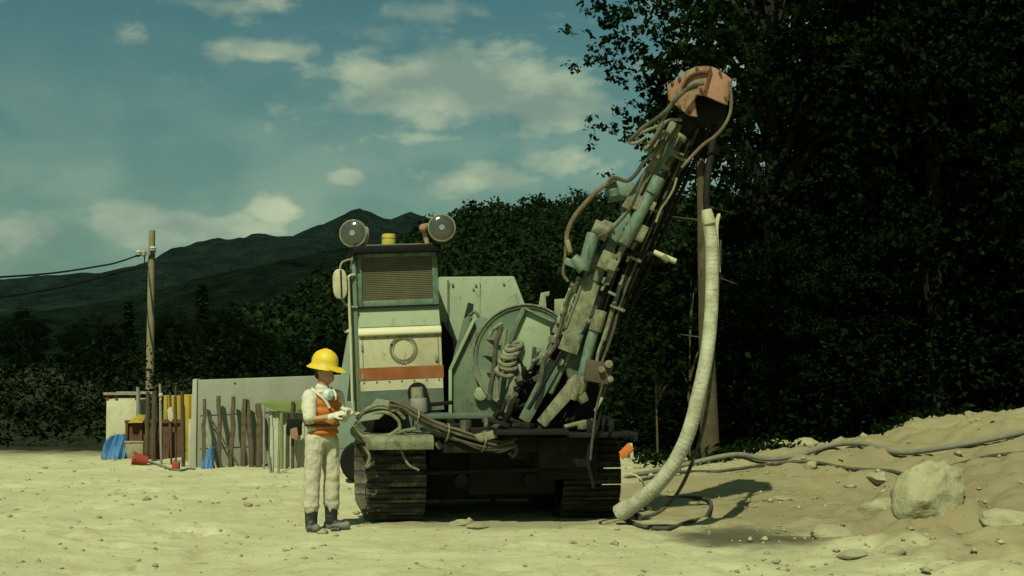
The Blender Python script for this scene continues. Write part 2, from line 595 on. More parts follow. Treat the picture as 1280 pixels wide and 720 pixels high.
def thing(name, label, cat, loc, group=None):
    o = bpy.data.objects.new(name, None)
    COL.objects.link(o)
    o.location = loc
    o.empty_display_size = 0.2
    return tag(o, label, cat, group)


def copy_tree(o, parent=None):
    c = o.copy()
    COL.objects.link(c)
    c.parent = parent
    for ch in o.children:
        copy_tree(ch, c)
    return c


def np_mesh(name, verts, faces, material, smooth=False):
    """verts (n,3) array, faces (m,k) array of equal size polygons"""
    me = bpy.data.meshes.new(name)
    nv, nf, k = len(verts), len(faces), faces.shape[1]
    me.vertices.add(nv)
    me.vertices.foreach_set('co', np.asarray(verts, np.float32).ravel())
    me.loops.add(nf * k)
    me.loops.foreach_set('vertex_index', np.asarray(faces, np.int32).ravel())
    me.polygons.add(nf)
    me.polygons.foreach_set('loop_start', np.arange(0, nf * k, k, dtype=np.int32))
    me.polygons.foreach_set('loop_total', np.full(nf, k, np.int32))
    if smooth:
        me.polygons.foreach_set('use_smooth', np.ones(nf, bool))
    me.update(calc_edges=True)
    me.validate()
    me.materials.append(material)
    return me


def link_mesh(name, me, parent=None, loc=(0, 0, 0)):
    o = bpy.data.objects.new(name, me)
    COL.objects.link(o)
    o.location = loc
    o.parent = parent
    return o


# ------------------------------------------------------------------ ground
def ground_material():
    m = bpy.data.materials.new('dusty_ground')
    m.use_nodes = True
    nt = m.node_tree
    b = nt.nodes['Principled BSDF']
    L = nt.links.new
    N = nt.nodes.new
    tc = N('ShaderNodeTexCoord')
    co = tc.outputs['Object']

    def noise(scale, detail=6, rough=.6, dist=0):
        n = N('ShaderNodeTexNoise')
        n.inputs['Scale'].default_value = scale
        n.inputs['Detail'].default_value = detail
        n.inputs['Roughness'].default_value = rough
        n.inputs['Distortion'].default_value = dist
        L(co, n.inputs['Vector'])
        return n.outputs[0]

    def mp(x, a, c, lo=0, hi=1):
        r = N('ShaderNodeMapRange')
        r.interpolation_type = 'SMOOTHSTEP'
        L(x, r.inputs[0])
        r.inputs[1].default_value = a
        r.inputs[2].default_value = c
        r.inputs[3].default_value = lo
        r.inputs[4].default_value = hi
        return r.outputs[0]

    def mixc(f, a, c):
        x = N('ShaderNodeMix')
        x.data_type = 'RGBA'
        L(f, x.inputs[0])
        for s, val in ((6, a), (7, c)):
            if isinstance(val, tuple):
                x.inputs[s].default_value = (*val, 1)
            else:
                L(val, x.inputs[s])
        return x.outputs[2]

    def op(o, a, c):
        n = N('ShaderNodeMath')
        n.operation = o
        n.use_clamp = False
        for i, val in enumerate((a, c)):
            if isinstance(val, (int, float)):
                n.inputs[i].default_value = val
            else:
                L(val, n.inputs[i])
        return n.outputs[0]
    base = mixc(mp(noise(.8, 5, .6), .35, .68), (0.405, 0.395, 0.228), (0.485, 0.475, 0.288))
    base = mixc(mp(noise(5, 6, .65), .50, .72), base, (0.36, 0.335, 0.18))
    base = mixc(mp(noise(38, 4, .6), .58, .74), base, (0.27, 0.25, 0.14))
    base = mixc(mp(noise(90, 3, .6), .62, .74), base, (0.55, 0.53, 0.34))
    mpn = N('ShaderNodeMapping')
    mpn.inputs['Scale'].default_value = (2.6, 1.5, 1)
    mpn.inputs['Rotation'].default_value = (0, 0, .35)
    L(co, mpn.inputs[0])
    sc_n = N('ShaderNodeTexNoise')
    sc_n.inputs['Scale'].default_value = 1.0
    sc_n.inputs['Detail'].default_value = 7
    sc_n.inputs['Roughness'].default_value = .72
    L(mpn.outputs[0], sc_n.inputs['Vector'])
    base = mixc(mp(sc_n.outputs[0], .58, .70, 0, .8), base, (0.29, 0.27, 0.15))
    sep = N('ShaderNodeSeparateXYZ')
    L(co, sep.inputs[0])
    X, Y = sep.outputs[0], sep.outputs[1]
    warp = op('MULTIPLY', op('SUBTRACT', noise(1.6, 5, .65), .5), 2.2)

    def patch(cx, cy, rx, ry, edge=.5, wk=.7, bias=-.3):
        dx = op('DIVIDE', op('SUBTRACT', X, cx), rx)
        dy = op('DIVIDE', op('SUBTRACT', Y, cy), ry)
        r2 = op('ADD', op('MULTIPLY', dx, dx), op('MULTIPLY', dy, dy))
        r = op('ADD', op('ADD', op('SQRT', r2, 0), bias), op('MULTIPLY', warp, wk))
        return mp(r, 1.0 + edge, 1.0 - edge)
    # damp oil stain and turned brown soil
    soil = patch(3.7, 16.6, 1.9, 2.4, .7)
    base = mixc(op('MULTIPLY', soil, .85), base, (0.20, 0.165, 0.085))
    soil2 = patch(6.3, 18.0, 3.2, 4.6, .7)
    base = mixc(op('MULTIPLY', soil2, .8), base, (0.21, 0.18, 0.095))
    soil3 = patch(2.4, 17.6, 1.8, 1.6, .7)
    base = mixc(op('MULTIPLY', soil3, .75), base, (0.25, 0.22, 0.12))
    soil4 = patch(4.6, 13.2, 1.0, 1.6, .6)
    base = mixc(op('MULTIPLY', soil4, .6), base, (0.23, 0.195, 0.105))
    stain = patch(2.2, 13.5, .66, .75, .45, .4, -.05)
    base = mixc(op('MULTIPLY', stain, .92), base, (0.075, 0.07, 0.042))
    stain2 = patch(-0.1, 14.7, 1.2, .5, .5)
    base = mixc(op('MULTIPLY', stain2, .5), base, (0.13, 0.12, 0.075))
    # leaf litter and scrub beyond the working area
    far = mp(op('ADD', Y, op('MULTIPLY', warp, 1.5)), 23.5, 27)
    base = mixc(far, base, (0.022, 0.024, 0.011))
    L(base, b.inputs['Base Color'])
    b.inputs['Roughness'].default_value = .95
    b.inputs['Specular IOR Level'].default_value = .1
    h = op('ADD', op('MULTIPLY', noise(14, 7, .7), .7), op('MULTIPLY', noise(60, 5, .7), .35))
    bp = N('ShaderNodeBump')
    bp.inputs['Strength'].default_value = .7
    bp.inputs['Distance'].default_value = .05
    L(h, bp.inputs['Height'])
    L(bp.outputs[0], b.inputs['Normal'])
    return m


def axis(core0, core1, step, far):
    a = list(np.arange(core0, core1 + step / 2, step))
    s = step; lo = []; x = core0
    while x > -far:
        s *= 1.35; x -= s; lo.append(x)
    s = step; hi = []; x = core1
    while x < far:
        s *= 1.35; x += s; hi.append(x)
    return np.array(lo[::-1] + a + hi)


def make_ground():
    xs = axis(-8, 9, .06, 6000)
    ys = axis(9, 25, .07, 6000)
    X, Y = np.meshgrid(xs, ys)
    Z = ground_h(X, Y)
    Z = Z + np.where((np.abs(X) < 9) & (Y > 5) & (Y < 26), fbm(X * 6, Y * 6, 3, 55) * 0.018, 0)
    nx, ny = len(xs), len(ys)
    v = np.stack([X.ravel(), Y.ravel(), Z.ravel()], 1)
    i = np.arange(ny - 1)[:, None] * nx + np.arange(nx - 1)[None, :]
    f = np.stack([i, i + 1, i + 1 + nx, i + nx], -1).reshape(-1, 4)
    o = link_mesh('ground', np_mesh('ground', v, f, ground_material(), True))
    o['kind'] = 'structure'
    return o


make_ground()

# ------------------------------------------------------------------ hills
def interp(px, table):
    t = np.array(table, float)
    return np.interp(px, t[:, 0], t[:, 1])


def make_hill(name, depth, near, back, table, color, amp, seed, step, var=.4):
    x0, x1 = (-700 - 640) / FPX * depth, (2000 - 640) / FPX * depth
    xs = np.arange(x0, x1, step)
    ys = np.arange(near, back, step)
    X, Y = np.meshgrid(xs, ys)
    px = 640 + X / depth * FPX
    H = CAMH + (454 - interp(px, table)) / FPX * depth
    g = np.where(Y < depth, np.clip((Y - near) / (depth - near), 0, 1), np.clip(1 - (Y - depth) / (back - depth), 0, 1))
    wobble = fbm(X / depth * 14, Y / depth * 14, 5, seed) * amp
    Z = (H + 6 + wobble * (0.25 + 0.75 * (1 - g))) * (g ** 0.9) - 6
    if depth < 500:
        Z = Z - 1.6
    v = np.stack([X.ravel(), Y.ravel(), Z.ravel()], 1)
    nx, ny = len(xs), len(ys)
    i = np.arange(ny - 1)[:, None] * nx + np.arange(nx - 1)[None, :]
    f = np.stack([i, i + 1, i + 1 + nx, i + nx], -1).reshape(-1, 4)
    m = mat(name + '_cover', color, .95, var, 60.0 / depth, 1.0, bscale=150.0 / depth, spec=0.0, dirt=tuple(c * .25 for c in color), dirt_amt=.45, dirt_scale=330.0 / depth)
    for n in m.node_tree.nodes:
        if n.type == 'BUMP':
            n.inputs['Distance'].default_value = depth * 0.012
    o = link_mesh(name, np_mesh(name, v, f, m, True))
    o['kind'] = 'structure'
    return (lambda x, y: None), o


RIDGE = [(-900, 330), (-300, 345), (0, 360), (128, 352), (170, 347), (200, 337), (225, 326), (245, 316), (265, 308), (285, 301), (300, 301), (315, 292),
         (330, 291), (345, 292), (360, 290), (378, 289), (390, 284), (402, 278), (420, 270), (436, 262), (447, 256), (455, 254), (463, 257), (475, 264),
         (490, 266), (500, 263), (514, 258), (525, 263), (540, 268), (580, 280), (650, 290), (800, 300), (1100, 290), (1500, 280), (2200, 330)]
MIDHILL = [(-900, 330), (-200, 370), (60, 400), (128, 396), (200, 380), (250, 356), (290, 338), (345, 330), (400, 320), (440, 308), (500, 290), (560, 275), (700, 268), (900, 262), (1400, 260), (2200, 300)]
NEARHILL = [(-900, 456), (200, 456), (270, 440), (330, 406), (400, 354), (440, 330), (500, 302), (540, 285), (560, 278), (580, 266), (610, 264), (640, 262), (680, 252), (720, 244),
            (800, 240), (900, 246), (1100, 250), (1500, 250), (2200, 260)]
make_hill('mountain_ridge', 2600, 1300, 3800, RIDGE, (0.007, 0.013, 0.009), 130, 3, 12, .85)
make_hill('forested_slope', 900, 450, 1300, MIDHILL, (0.005, 0.010, 0.005), 40, 8, 6, .85)
make_hill('wooded_hill', 300, 130, 480, NEARHILL, (0.014, 0.020, 0.009), 5, 21, 3)


def leaf_quads(C, size, rng, up=0.3, aspect=1.6):
    """one diamond leaf at every centre C"""
    n = len(C)
    nrm = rng.normal(size=(n, 3))
    nrm[:, 2] += up * 2
    nrm /= np.linalg.norm(nrm, axis=1)[:, None]
    t = rng.normal(size=(n, 3))
    t -= nrm * (t * nrm).sum(1)[:, None]
    t /= np.linalg.norm(t, axis=1)[:, None] + 1e-9
    b = np.cross(nrm, t)
    s = size * rng.uniform(.6, 1.4, n)[:, None]
    bend = nrm * s * 0.18
    v = np.stack([C - t * s * aspect / 2, C - b * s / 2 + bend, C + t * s * aspect / 2, C + b * s / 2 + bend], 1).reshape(-1, 3)
    f = np.arange(4 * n).reshape(n, 4)
    return v, f


def hill_canopy():
    """the far-off wood on the near hill, one mass of crowns"""
    rng = np.random.default_rng(4)
    depth, near = 300, 130
    cs = []
    n = 5200
    Y = rng.uniform(150, 330, n)
    X = rng.uniform(-0.30, .40, n) * Y
    px = 640 + X / depth * FPX
    H = CAMH + (454 - interp(px, NEARHILL)) / FPX * depth
    g = np.clip((Y - near) / (depth - near), 0, 1)
    wob = fbm(X / depth * 14, Y / depth * 14, 5, 21) * 5
    g = np.where(Y > depth, np.clip(1 - (Y - depth) / 180, 0, 1), g)
    Z = (H + 6 + wob * (0.25 + .75 * (1 - g))) * g ** .9 - 7.6
    V = []; Fq = []; off = 0
    for k in range(n):
        r = rng.uniform(1.1, 2.4) * (1.35 if rng.random() < .15 else 1)
        m = 84
        d = rng.normal(size=(m, 3))
        d /= np.linalg.norm(d, axis=1)[:, None]
        tall = rng.uniform(.9, 1.7)
        c = np.array([X[k], Y[k], Z[k] + r * .35]) + d * np.array([r, r, r * tall]) * rng.uniform(.55, 1.0, (m, 1))
        v, f = leaf_quads(c, r * .27, rng, .5, 1.2)
        V.append(v); Fq.append(f + off); off += len(v)
    o = link_mesh('hillside_wood', np_mesh('hillside_wood', np.concatenate(V), np.concatenate(Fq), M_HILLLEAF))
    o['kind'] = 'stuff'
    tag(o, 'dark green woodland covering the hill behind the machine', 'woodland')


hill_canopy()


# ------------------------------------------------------------------ trees
def crown_clumps(rng, centre, radii, n_clump, n_leaf, clump_r, leaf, up=.3, hollow=.35, aspect=1.6):
    d = rng.normal(size=(n_clump, 3))
    d /= np.linalg.norm(d, axis=1)[:, None]
    rr = rng.uniform(hollow, 1, n_clump) ** .6
    cc = np.array(centre) + d * np.array(radii) * rr[:, None]
    per = 10
    ns = max(1, n_leaf // per)
    S = np.repeat(cc, ns, 0)
    sz = np.repeat(clump_r * rng.uniform(.5, 1.4, n_clump), ns)[:, None]
    S = S + rng.normal(size=(len(S), 3)) * np.array([1, 1, .5]) * sz * .55
    ax = rng.normal(size=(len(S), 3)) * np.array([1, 1, .35])
    ax /= np.linalg.norm(ax, axis=1)[:, None]
    C = np.repeat(S, per, 0) + np.repeat(ax, per, 0) * rng.uniform(-1, 1, (len(S) * per, 1)) * leaf * 1.9 + rng.normal(size=(len(S) * per, 3)) * leaf * .55
    return leaf_quads(C, leaf, rng, up, aspect), cc


def broad_tree(name, seed, H, R, n_clump, n_leaf, leaf, material, trunk_r=.16, low=.3, bark=None, limbs=10):
    rng = np.random.default_rng(seed)
    root = bpy.data.objects.new(name, None)
    COL.objects.link(root)
    cz = H * (low + 1) / 2
    (v, f), cc = crown_clumps(rng, (0, 0, cz), (R, R, H * (1 - low) / 2), n_clump, n_leaf, R * .22, leaf)
    link_mesh('crown', np_mesh(name + '_crown', v, f, material), root)
    mb = MB()
    bend = rng.normal(size=2) * .05 * H
    path = [Vector((bend[0] * t * t, bend[1] * t * t, H * .92 * t)) for t in np.linspace(0, 1, 9)]
    mb.tube(path, list(np.linspace(trunk_r, trunk_r * .15, 9)), 8, wob=.2)
    for k in range(limbs):
        c = Vector(cc[rng.integers(len(cc))])
        t = min(.85, max(low * .8, c.z / H * .8))
        p = Vector((bend[0] * t * t, bend[1] * t * t, H * .92 * t))
        mid = (p + c) / 2 + Vector((0, 0, .06 * H))
        mb.tube(catmull([p, mid, c], 4), [trunk_r * (1 - t) * .6 + .015, .008], 6)
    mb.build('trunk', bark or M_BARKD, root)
    return root


def conifer(name, seed, H, R, material, trunk_r=.14, low=.12, leaf=.16, per=26, tiers=26):
    rng = np.random.default_rng(seed)
    root = bpy.data.objects.new(name, None)
    COL.objects.link(root)
    C = []
    mb = MB()
    mb.tube([Vector((0, 0, H * t)) for t in np.linspace(0, 1, 6)], list(np.linspace(trunk_r, .01, 6)), 8)
    for i in range(tiers):
        t = low + (1 - low) * (i / tiers) ** .9
        z = H * t
        r = R * (1 - t) ** .8 * rng.uniform(.75, 1.15) + .1
        for k in range(7):
            a = rng.uniform(0, 2 * PI)
            rl = r * rng.uniform(.6, 1.1)
            e = Vector((math.cos(a) * rl, math.sin(a) * rl, z - rl * .28))
            if rng.random() < .4:
                mb.tube([Vector((0, 0, z)), e], [.025, .006], 4, False)
            s = rng.uniform(.15, 1, per) ** .7
            pts = np.stack([math.cos(a) * rl * s, math.sin(a) * rl * s, z - rl * .28 * s], 1) + rng.normal(size=(per, 3)) * np.array([.09, .09, .05]) * R * .8
            C.append(pts)
    v, f = leaf_quads(np.concatenate(C), leaf, rng, .6, 2.2)
    link_mesh('crown', np_mesh(name + '_crown', v, f, material), root)
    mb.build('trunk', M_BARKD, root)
    return root


def put(root, x, y, s=1.0, rz=0.0, z=None, sz=None):
    root.location = (x, y, (gh(x, y) if z is None else z) - .05)
    root.rotation_euler = (0, 0, rz)
    root.scale = (s, s, sz or s)
    return root


rnd = random.Random(7)
G_WOOD = 'trees of the shaded wood on the right'
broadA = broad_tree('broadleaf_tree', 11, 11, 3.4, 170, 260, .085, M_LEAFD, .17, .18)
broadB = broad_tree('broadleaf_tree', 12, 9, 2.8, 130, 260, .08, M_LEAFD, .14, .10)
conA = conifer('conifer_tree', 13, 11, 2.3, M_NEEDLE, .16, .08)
LW = 'dark tree deep in the shaded wood beyond the dirt bank'
LC = 'dark conifer deep in the shaded wood beyond the dirt bank'
first = {id(broadA): True, id(broadB): True, id(conA): True}


def plant(proto, x, y, s, label, group, z=None, sz=None, cat='tree'):
    o = proto
    if first[id(proto)]:
        first[id(proto)] = False
    else:
        o = copy_tree(proto)
    put(o, x, y, s, rnd.uniform(0, 6.28), z, sz)
    tag(o, label, cat, group)
    return o


# the shaded wood at the right
WOOD = [(3.6, 30, 1), (5.2, 28.5, 0), (7.0, 27.5, 1), (8.6, 28.5, 2), (9.8, 26.5, 0), (11.5, 27, 1), (13.2, 28, 0), (5.8, 33, 2), (8.0, 33.5, 0), (10.2, 32, 1),
        (12.5, 33, 2), (15, 32, 0), (4.6, 37, 2), (7.2, 39, 2), (9.8, 38, 0), (13, 39, 0), (16.5, 37, 1), (6.2, 45, 0), (10.5, 46, 2), (15, 46, 0), (19, 43, 0), (14.6, 27.2, 1), (11.0, 24.8, 1), (13.5, 24.5, 0), (9.0, 30.0, 0), (10.8, 29.4, 0), (12.2, 30.4, 0), (8.4, 27.0, 1), (4.45, 25.0, 1), (5.5, 25.2, 1)]
for (x, y, k) in WOOD:
    pr = (broadA, broadB, conA)[k]
    plant(pr, x, y, rnd.uniform(.85, 1.15) * (.46 if x / y < .17 else .48 if x / y < .255 else .95 if x / y < .29 else 1.2), LC if k == 2 else LW, G_WOOD)

# the tall tree whose leafy edge hangs against the sky
tall = broad_tree('broadleaf_tree', 21, 13.5, 3.3, 300, 130, .072, M_LEAF, .21, .30, limbs=34)
put(tall, 4.8, 26.5, 1.0, 0.6)
tag(tall, 'tall leafy tree whose ragged crown stands against the sky behind the drill head', 'tree')
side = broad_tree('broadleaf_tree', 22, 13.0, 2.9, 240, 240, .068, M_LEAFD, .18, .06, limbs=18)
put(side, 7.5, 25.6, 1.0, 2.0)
tag(side, 'leafy tree with small sky gaps above the right end of the bank', 'tree')

# bare conifer trunk beside the white hose
t = thing('conifer_tree', 'straight bare conifer trunk standing behind the white hose', 'tree', (P(888, 562, 21.5).x, 21.5, gh(P(888, 562, 21.5).x, 21.5) - .1))
b0 = Vector(t.location)
tp = P(873, 130, 21.5)
mb = MB()
mb.tube([b0.lerp(tp, k / 8) for k in range(9)], list(np.linspace(.155, .035, 9)), 12, wob=.12)
tr_o = mb.build('trunk', M_BARK, t)
for k in range(12):
    q_ = rnd.uniform(.3, .95)
    p = b0.lerp(tp, q_)
    a = rnd.uniform(0, 6.28)
    l = rnd.uniform(.15, .6)
    mb = MB()
    mb.tube([p, p + Vector((math.cos(a) * l, math.sin(a) * l, rnd.uniform(-.25, .1)))], [.014, .004], 5)
    mb.build('branch_stub', M_BARK, t)
rng = np.random.default_rng(3)
(v, f), cc = crown_clumps(rng, (0, 0, 5.6), (1.0, 1.0, 1.5), 40, 60, .3, .08)
link_mesh('crown', np_mesh('thin_crown', v, f, M_LEAFD), t)

# saplings along the wood's edge
SAP = [(P(862, 560, 22.5).x, 22.5, 3.2, 'thin sapling just left of the bare conifer trunk'), (P(822, 560, 23).x, 23, 2.2, 'slim sapling with a pale stem at the wood edge left of the white hose')]
for i, (x, y, h, lab) in enumerate(SAP):
    r_ = broad_tree('sapling', 60 + i, h, .45, 22, 30, .07, M_LEAFD, .022, .35, M_BARK, 5)
    put(r_, x, y)
    tag(r_, lab, 'sapling')


def bush_mass(name, label, cx, cy, rx, ry, h, n, seed, material):
    rng = np.random.default_rng(seed)
    x = rng.uniform(-1, 1, n); y = rng.uniform(-1, 1, n)
    x = cx + x * rx; y = cy + y * ry
    z = ground_h(x, y) + rng.uniform(.05, 1, n) ** 1.2 * h * (0.5 + 1.0 * (fbm(x * .8, y * .8, 2, seed) + .5))
    C = np.repeat(np.stack([x, y, z], 1), 9, 0) + rng.normal(size=(n * 9, 3)) * np.array([.16, .16, .07])
    v, f = leaf_quads(C, .075, rng, .8, 1.7)
    o = link_mesh(name, np_mesh(name, v, f, material))
    o['kind'] = 'stuff'
    tag(o, label, 'undergrowth')


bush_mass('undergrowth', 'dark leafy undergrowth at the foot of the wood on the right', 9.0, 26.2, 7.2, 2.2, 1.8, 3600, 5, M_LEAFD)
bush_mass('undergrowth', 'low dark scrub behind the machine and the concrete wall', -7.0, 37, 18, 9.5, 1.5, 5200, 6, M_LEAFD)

# trees across the back, left of the machine
BACK = [(30, 92, 0, .50, 384, 'broad dark tree at the far left end of the row'), (100, 95, 1, .50, 398, 'low rounded tree left of the cream box'), (160, 90, 2, .6, 374, 'small conifer just left of the utility pole'),
        (215, 88, 0, .55, 388, 'dark bushy tree just right of the utility pole'), (252, 95, 2, .60, 352, 'taller conifer standing behind the left end of the concrete wall'),
        (285, 84, 1, .60, 378, 'round dark tree behind the left end of the concrete wall'), (322, 92, 0, .62, 404, 'dark tree behind the middle of the concrete wall'),
        (362, 86, 1, .55, 420, 'round tree behind the wall just left of the worker'), (402, 95, 2, .60, 398, 'conifer just left of the machine cab'), (440, 80, 0, .50, 410, 'tree low behind the machine cab'),
        (690, 70, 1, .60, 330, 'dark tree behind the pale green engine cover'), (745, 60, 0, .58, 322, 'dark tree behind the lower boom'), (800, 52, 1, .6, 310, 'low dark tree between boom and white hose'),
        (-40, 90, 2, .8, 356, 'conifer at the extreme left edge of the view'), (130, 84, 1, .5, 398, 'small rounded tree behind the cream box')]
for (px_, y, k, s_, top, lab) in BACK:
    H_ = (11, 9, 11)[k]
    x = (px_ - 640) / FPX * y
    sc_ = (CAMH + (454 - top) / FPX * y + .3) / H_
    plant((broadA, broadB, conA)[k], x, y, max(sc_, .42), lab, 'trees in a row across the back', z=-.3, sz=sc_)

# ------------------------------------------------------------------ the crawler drill rig
YAW = rad(9)
RO = Vector((-0.165, 14.62, 0.0))
MR = Matrix.Translation(RO) @ Matrix.Rotation(YAW, 4, 'Z')     # local x right, y back, z up


def R(u, v, w):
    return MR @ Vector((u, v, w))


rig = thing('drill_rig', 'dusty green crawler drill rig with raised boom, cab and white hose', 'drill rig', RO)

# --- tracks
TL, TR_, TH = 2.55, .37, .80


def track_point(s):
    """point and tangent angle on the belt outline at distance s (y back, z up, front idler at y=TR_)"""
    r = TH / 2
    run = TL - 2 * r
    per = 2 * run + 2 * PI * r
    s = s % per
    if s < run:
        return (TL - r - s, 0.0), PI        # bottom, moving to the front
    s -= run
    if s < PI * r:
        a = s / r
        return (r - math.sin(a) * r, r - math.cos(a) * r), PI - a
    s -= PI * r
    if s < run:
        return (r + s, 2 * r), 0.0
    s -= run
    a = s / r
    return (TL - r + math.sin(a) * r, r + math.cos(a) * r), -a


SHOE_W = .60
PER = 2 * (TL - TH) + PI * TH
NSHOE = 34
shoe_me = None


def make_shoe_mesh():
    mb = MB()
    mb.box((0, 0, -.018), (SHOE_W, PER / NSHOE - .022, .036))
    mb.box((0, .03, .022), (SHOE_W - .02, .028, .05))
    mb.box((0, -.045, .012), (SHOE_W - .02, .022, .028))
    mb.box((0, 0, -.06), (.16, PER / NSHOE - .03, .05))
    o = mb.build('track_shoe', M_TRACK, None, bevel=.005)
    me = o.data
    bpy.data.objects.remove(o)
    return me


shoe_me = make_shoe_mesh()
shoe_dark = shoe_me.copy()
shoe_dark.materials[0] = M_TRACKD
for side, uc in ((-1, -1.0), (1, 1.0)):
    mb = MB()
    # side frame between the wheels
    mb.box((uc, TL / 2, .36), (.30, TL - .75, .26), MR)
    mb.box((uc, TL / 2, .53), (.22, TL - 1.1, .10), MR)
    track = mb.build('track', M_DARK, rig, bevel=.01)
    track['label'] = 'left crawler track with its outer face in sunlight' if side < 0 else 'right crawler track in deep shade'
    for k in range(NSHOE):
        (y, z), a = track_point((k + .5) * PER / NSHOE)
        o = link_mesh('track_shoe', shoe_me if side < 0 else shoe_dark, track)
        # local: y along the belt, z outwards
        tx = Vector((1, 0, 0)); ty = Vector((0, math.cos(a), math.sin(a))); tz = tx.cross(ty)
        M3 = Matrix(((tx.x, ty.x, tz.x), (tx.y, ty.y, tz.y), (tx.z, ty.z, tz.z))).to_4x4()
        jog = rnd.uniform(-.012, .012)
        Mw = MR @ Matrix.Translation((uc, y, z + .035)) @ M3 @ Matrix.Rotation(jog, 4, 'X')
        o.matrix_local = Matrix.Translation(-RO) @ Mw
    for (yy, zz, rr, nm) in ((TH / 2, TH / 2 + .035, TH / 2 - .075, 'idler_wheel'), (TL - TH / 2, TH / 2 + .035, TH / 2 - .075, 'drive_sprocket')):
        mb = MB()
        Mw = MR @ Matrix.Translation((uc, yy, zz)) @ Matrix.Rotation(PI / 2, 4, 'Y')
        mb.lathe([(.03, -.19), (.10, -.19), (.10, -.15), (rr * .8, -.13), (rr, -.10), (rr, .10), (rr * .8, .13), (.10, .15), (.10, .19), (.03, .19)], Mw, 20)
        mb.build(nm, M_DARK, track)
    for q in range(5):
        mb = MB()
        yy = .62 + q * .33
        mb.cyl(R(uc - .2, yy, .14), R(uc + .2, yy, .14), .085, 14)
        mb.build('roller', M_DARK, track)

# mud shields and front plates of the tracks
def guard(u0, wid):
    mb = MB()
    pr = [(.40, .925), (-.30, .905), (-.40, .885), (-.43, .84), (-.42, .76), (-.395, .76), (-.40, .83), (-.375, .86), (-.30, .875), (.40, .895)]
    mb.prism([R(u0, v, w) for v, w in pr], R(wid, 0, 0) - R(0, 0, 0))
    return mb.build('track_guard', M_KHAKI, rig, bevel=.006)


guard(-1.33, .66)
# --- chassis between the tracks
mb = MB()
mb.box((0, 1.35, .62), (1.44, 1.9, .42), MR)
mb.box((0, .42, .70), (1.30, .30, .34), MR)
mb.box((.0, .22, .88), (1.50, .5, .14), MR)
mb.box((.05, -.12, .80), (1.24, .5, .16), MR)
mb.box((.62, -.16, .72), (.5, .5, .3), MR)
mb.box((0, 1.5, .36), (1.42, 2.0, .36), MR)
chassis = mb.build('chassis', M_DARK, rig, bevel=.015)
mb = MB()
mb.box((0, 1.55, 1.0), (2.5, 2.5, .10), MR)
mb.box((-.9, 1.3, .98), (.75, 2.2, .20), MR)
mb.build('deck', M_DKGREEN, rig, bevel=.012)
mb = MB()
mb.box((.18, .12, .52), (.9, .09, .5), MR)
mb.box((.38, .02, .78), (.5, .2, .3), MR)
mb.build('front_plate', M_DARK, rig, bevel=.02)
for uu in (-.35, .35):
    mb = MB()
    mb.cyl(R(uu, .1, .42), R(uu, .1 - .14, .42), .07, 14)
    mb.build('tow_pin', M_DARK, chassis)
mb = MB()
mb.bar(R(-.72, -.02, .50), R(.72, .0, .53), .035, .05)
mb.build('cross_bar', M_DARK, rig)

# --- engine cover behind the boom
D_E = 16.6
cov = [P(548, 346, D_E), P(643, 345, D_E), P(658, 384, D_E - .05), P(672, 440, D_E - .1), P(672, 520, D_E - .1), P(548, 520, D_E)]
mb = MB()
mb.prism(cov, Vector((-.18, 1.25, 0)))
ec = mb.build('engine_cover', M_PALE, rig, bevel=.02)
mb = MB()
mb.bar(P(560, 520, D_E - .03), P(560, 350, D_E - .03), .02, .012)
mb.bar(P(600, 420, D_E - .03), P(600, 352, D_E - .03), .006, .008)
mb.build('cover_seam', M_GREEN, ec)
for (x, y) in ((566, 356), (595, 357), (630, 355), (640, 372), (592, 362)):
    c = P(x, y, D_E - .012)
    mb = MB()
    mb.cyl(c, c + Vector((0, -.02, 0)), .014, 8)
    mb.build('cover_bolt', M_GREEN, ec)
# dark slot behind the cab, with the exhaust stack bracket
mb = MB()
mb.prism([P(552, 400, 15.9), P(566, 424, 15.9), P(575, 520, 15.9), P(552, 520, 15.9)], Vector((0, .7, 0)))
mb.build('inner_bulkhead', M_BLACK, rig, bevel=.01)
mb = MB()
mb.prism([P(585, 378, 15.6), P(592, 380, 15.6), P(590, 402, 15.6), P(572, 470, 15.6), P(560, 470, 15.6)], Vector((0, .06, 0)))
mb.tube(catmull([P(587, 394, 15.55), P(594, 390, 15.5), P(599, 397, 15.5)], 5), .018, 8)
mb.build('lifting_bracket', M_GREEN, rig, bevel=.008)

# --- boom turntable: side plate, round plate, panel
DB = 14.95
mb = MB()
mb.prism([P(600, 396, DB + .12), P(590, 404, DB + .12), P(565, 456, DB + .12), P(561, 470, DB + .12), P(562, 524, DB + .12), P(622, 526, DB + .12), P(640, 470, DB + .12), P(650, 410, DB + .12)], Vector((.05, .45, 0)))
sp = mb.build('boom_bracket', M_GREEN, rig, bevel=.015)
mb = MB()
mb.bar(P(592, 401, DB + .09), P(563, 462, DB + .09), .035, .06)
mb.bar(P(563, 462, DB + .09), P(563, 524, DB + .09), .035, .06)
mb.build('edge_flange', M_PALE, sp, bevel=.005)
c = P(601, 492, DB + .12)
mb = MB()
mb.cyl(c + Vector((0, .02, 0)), c - Vector((0, .09, 0)), .072, 24)
mb.build('pivot_boss', M_PALE, sp, bevel=.01)
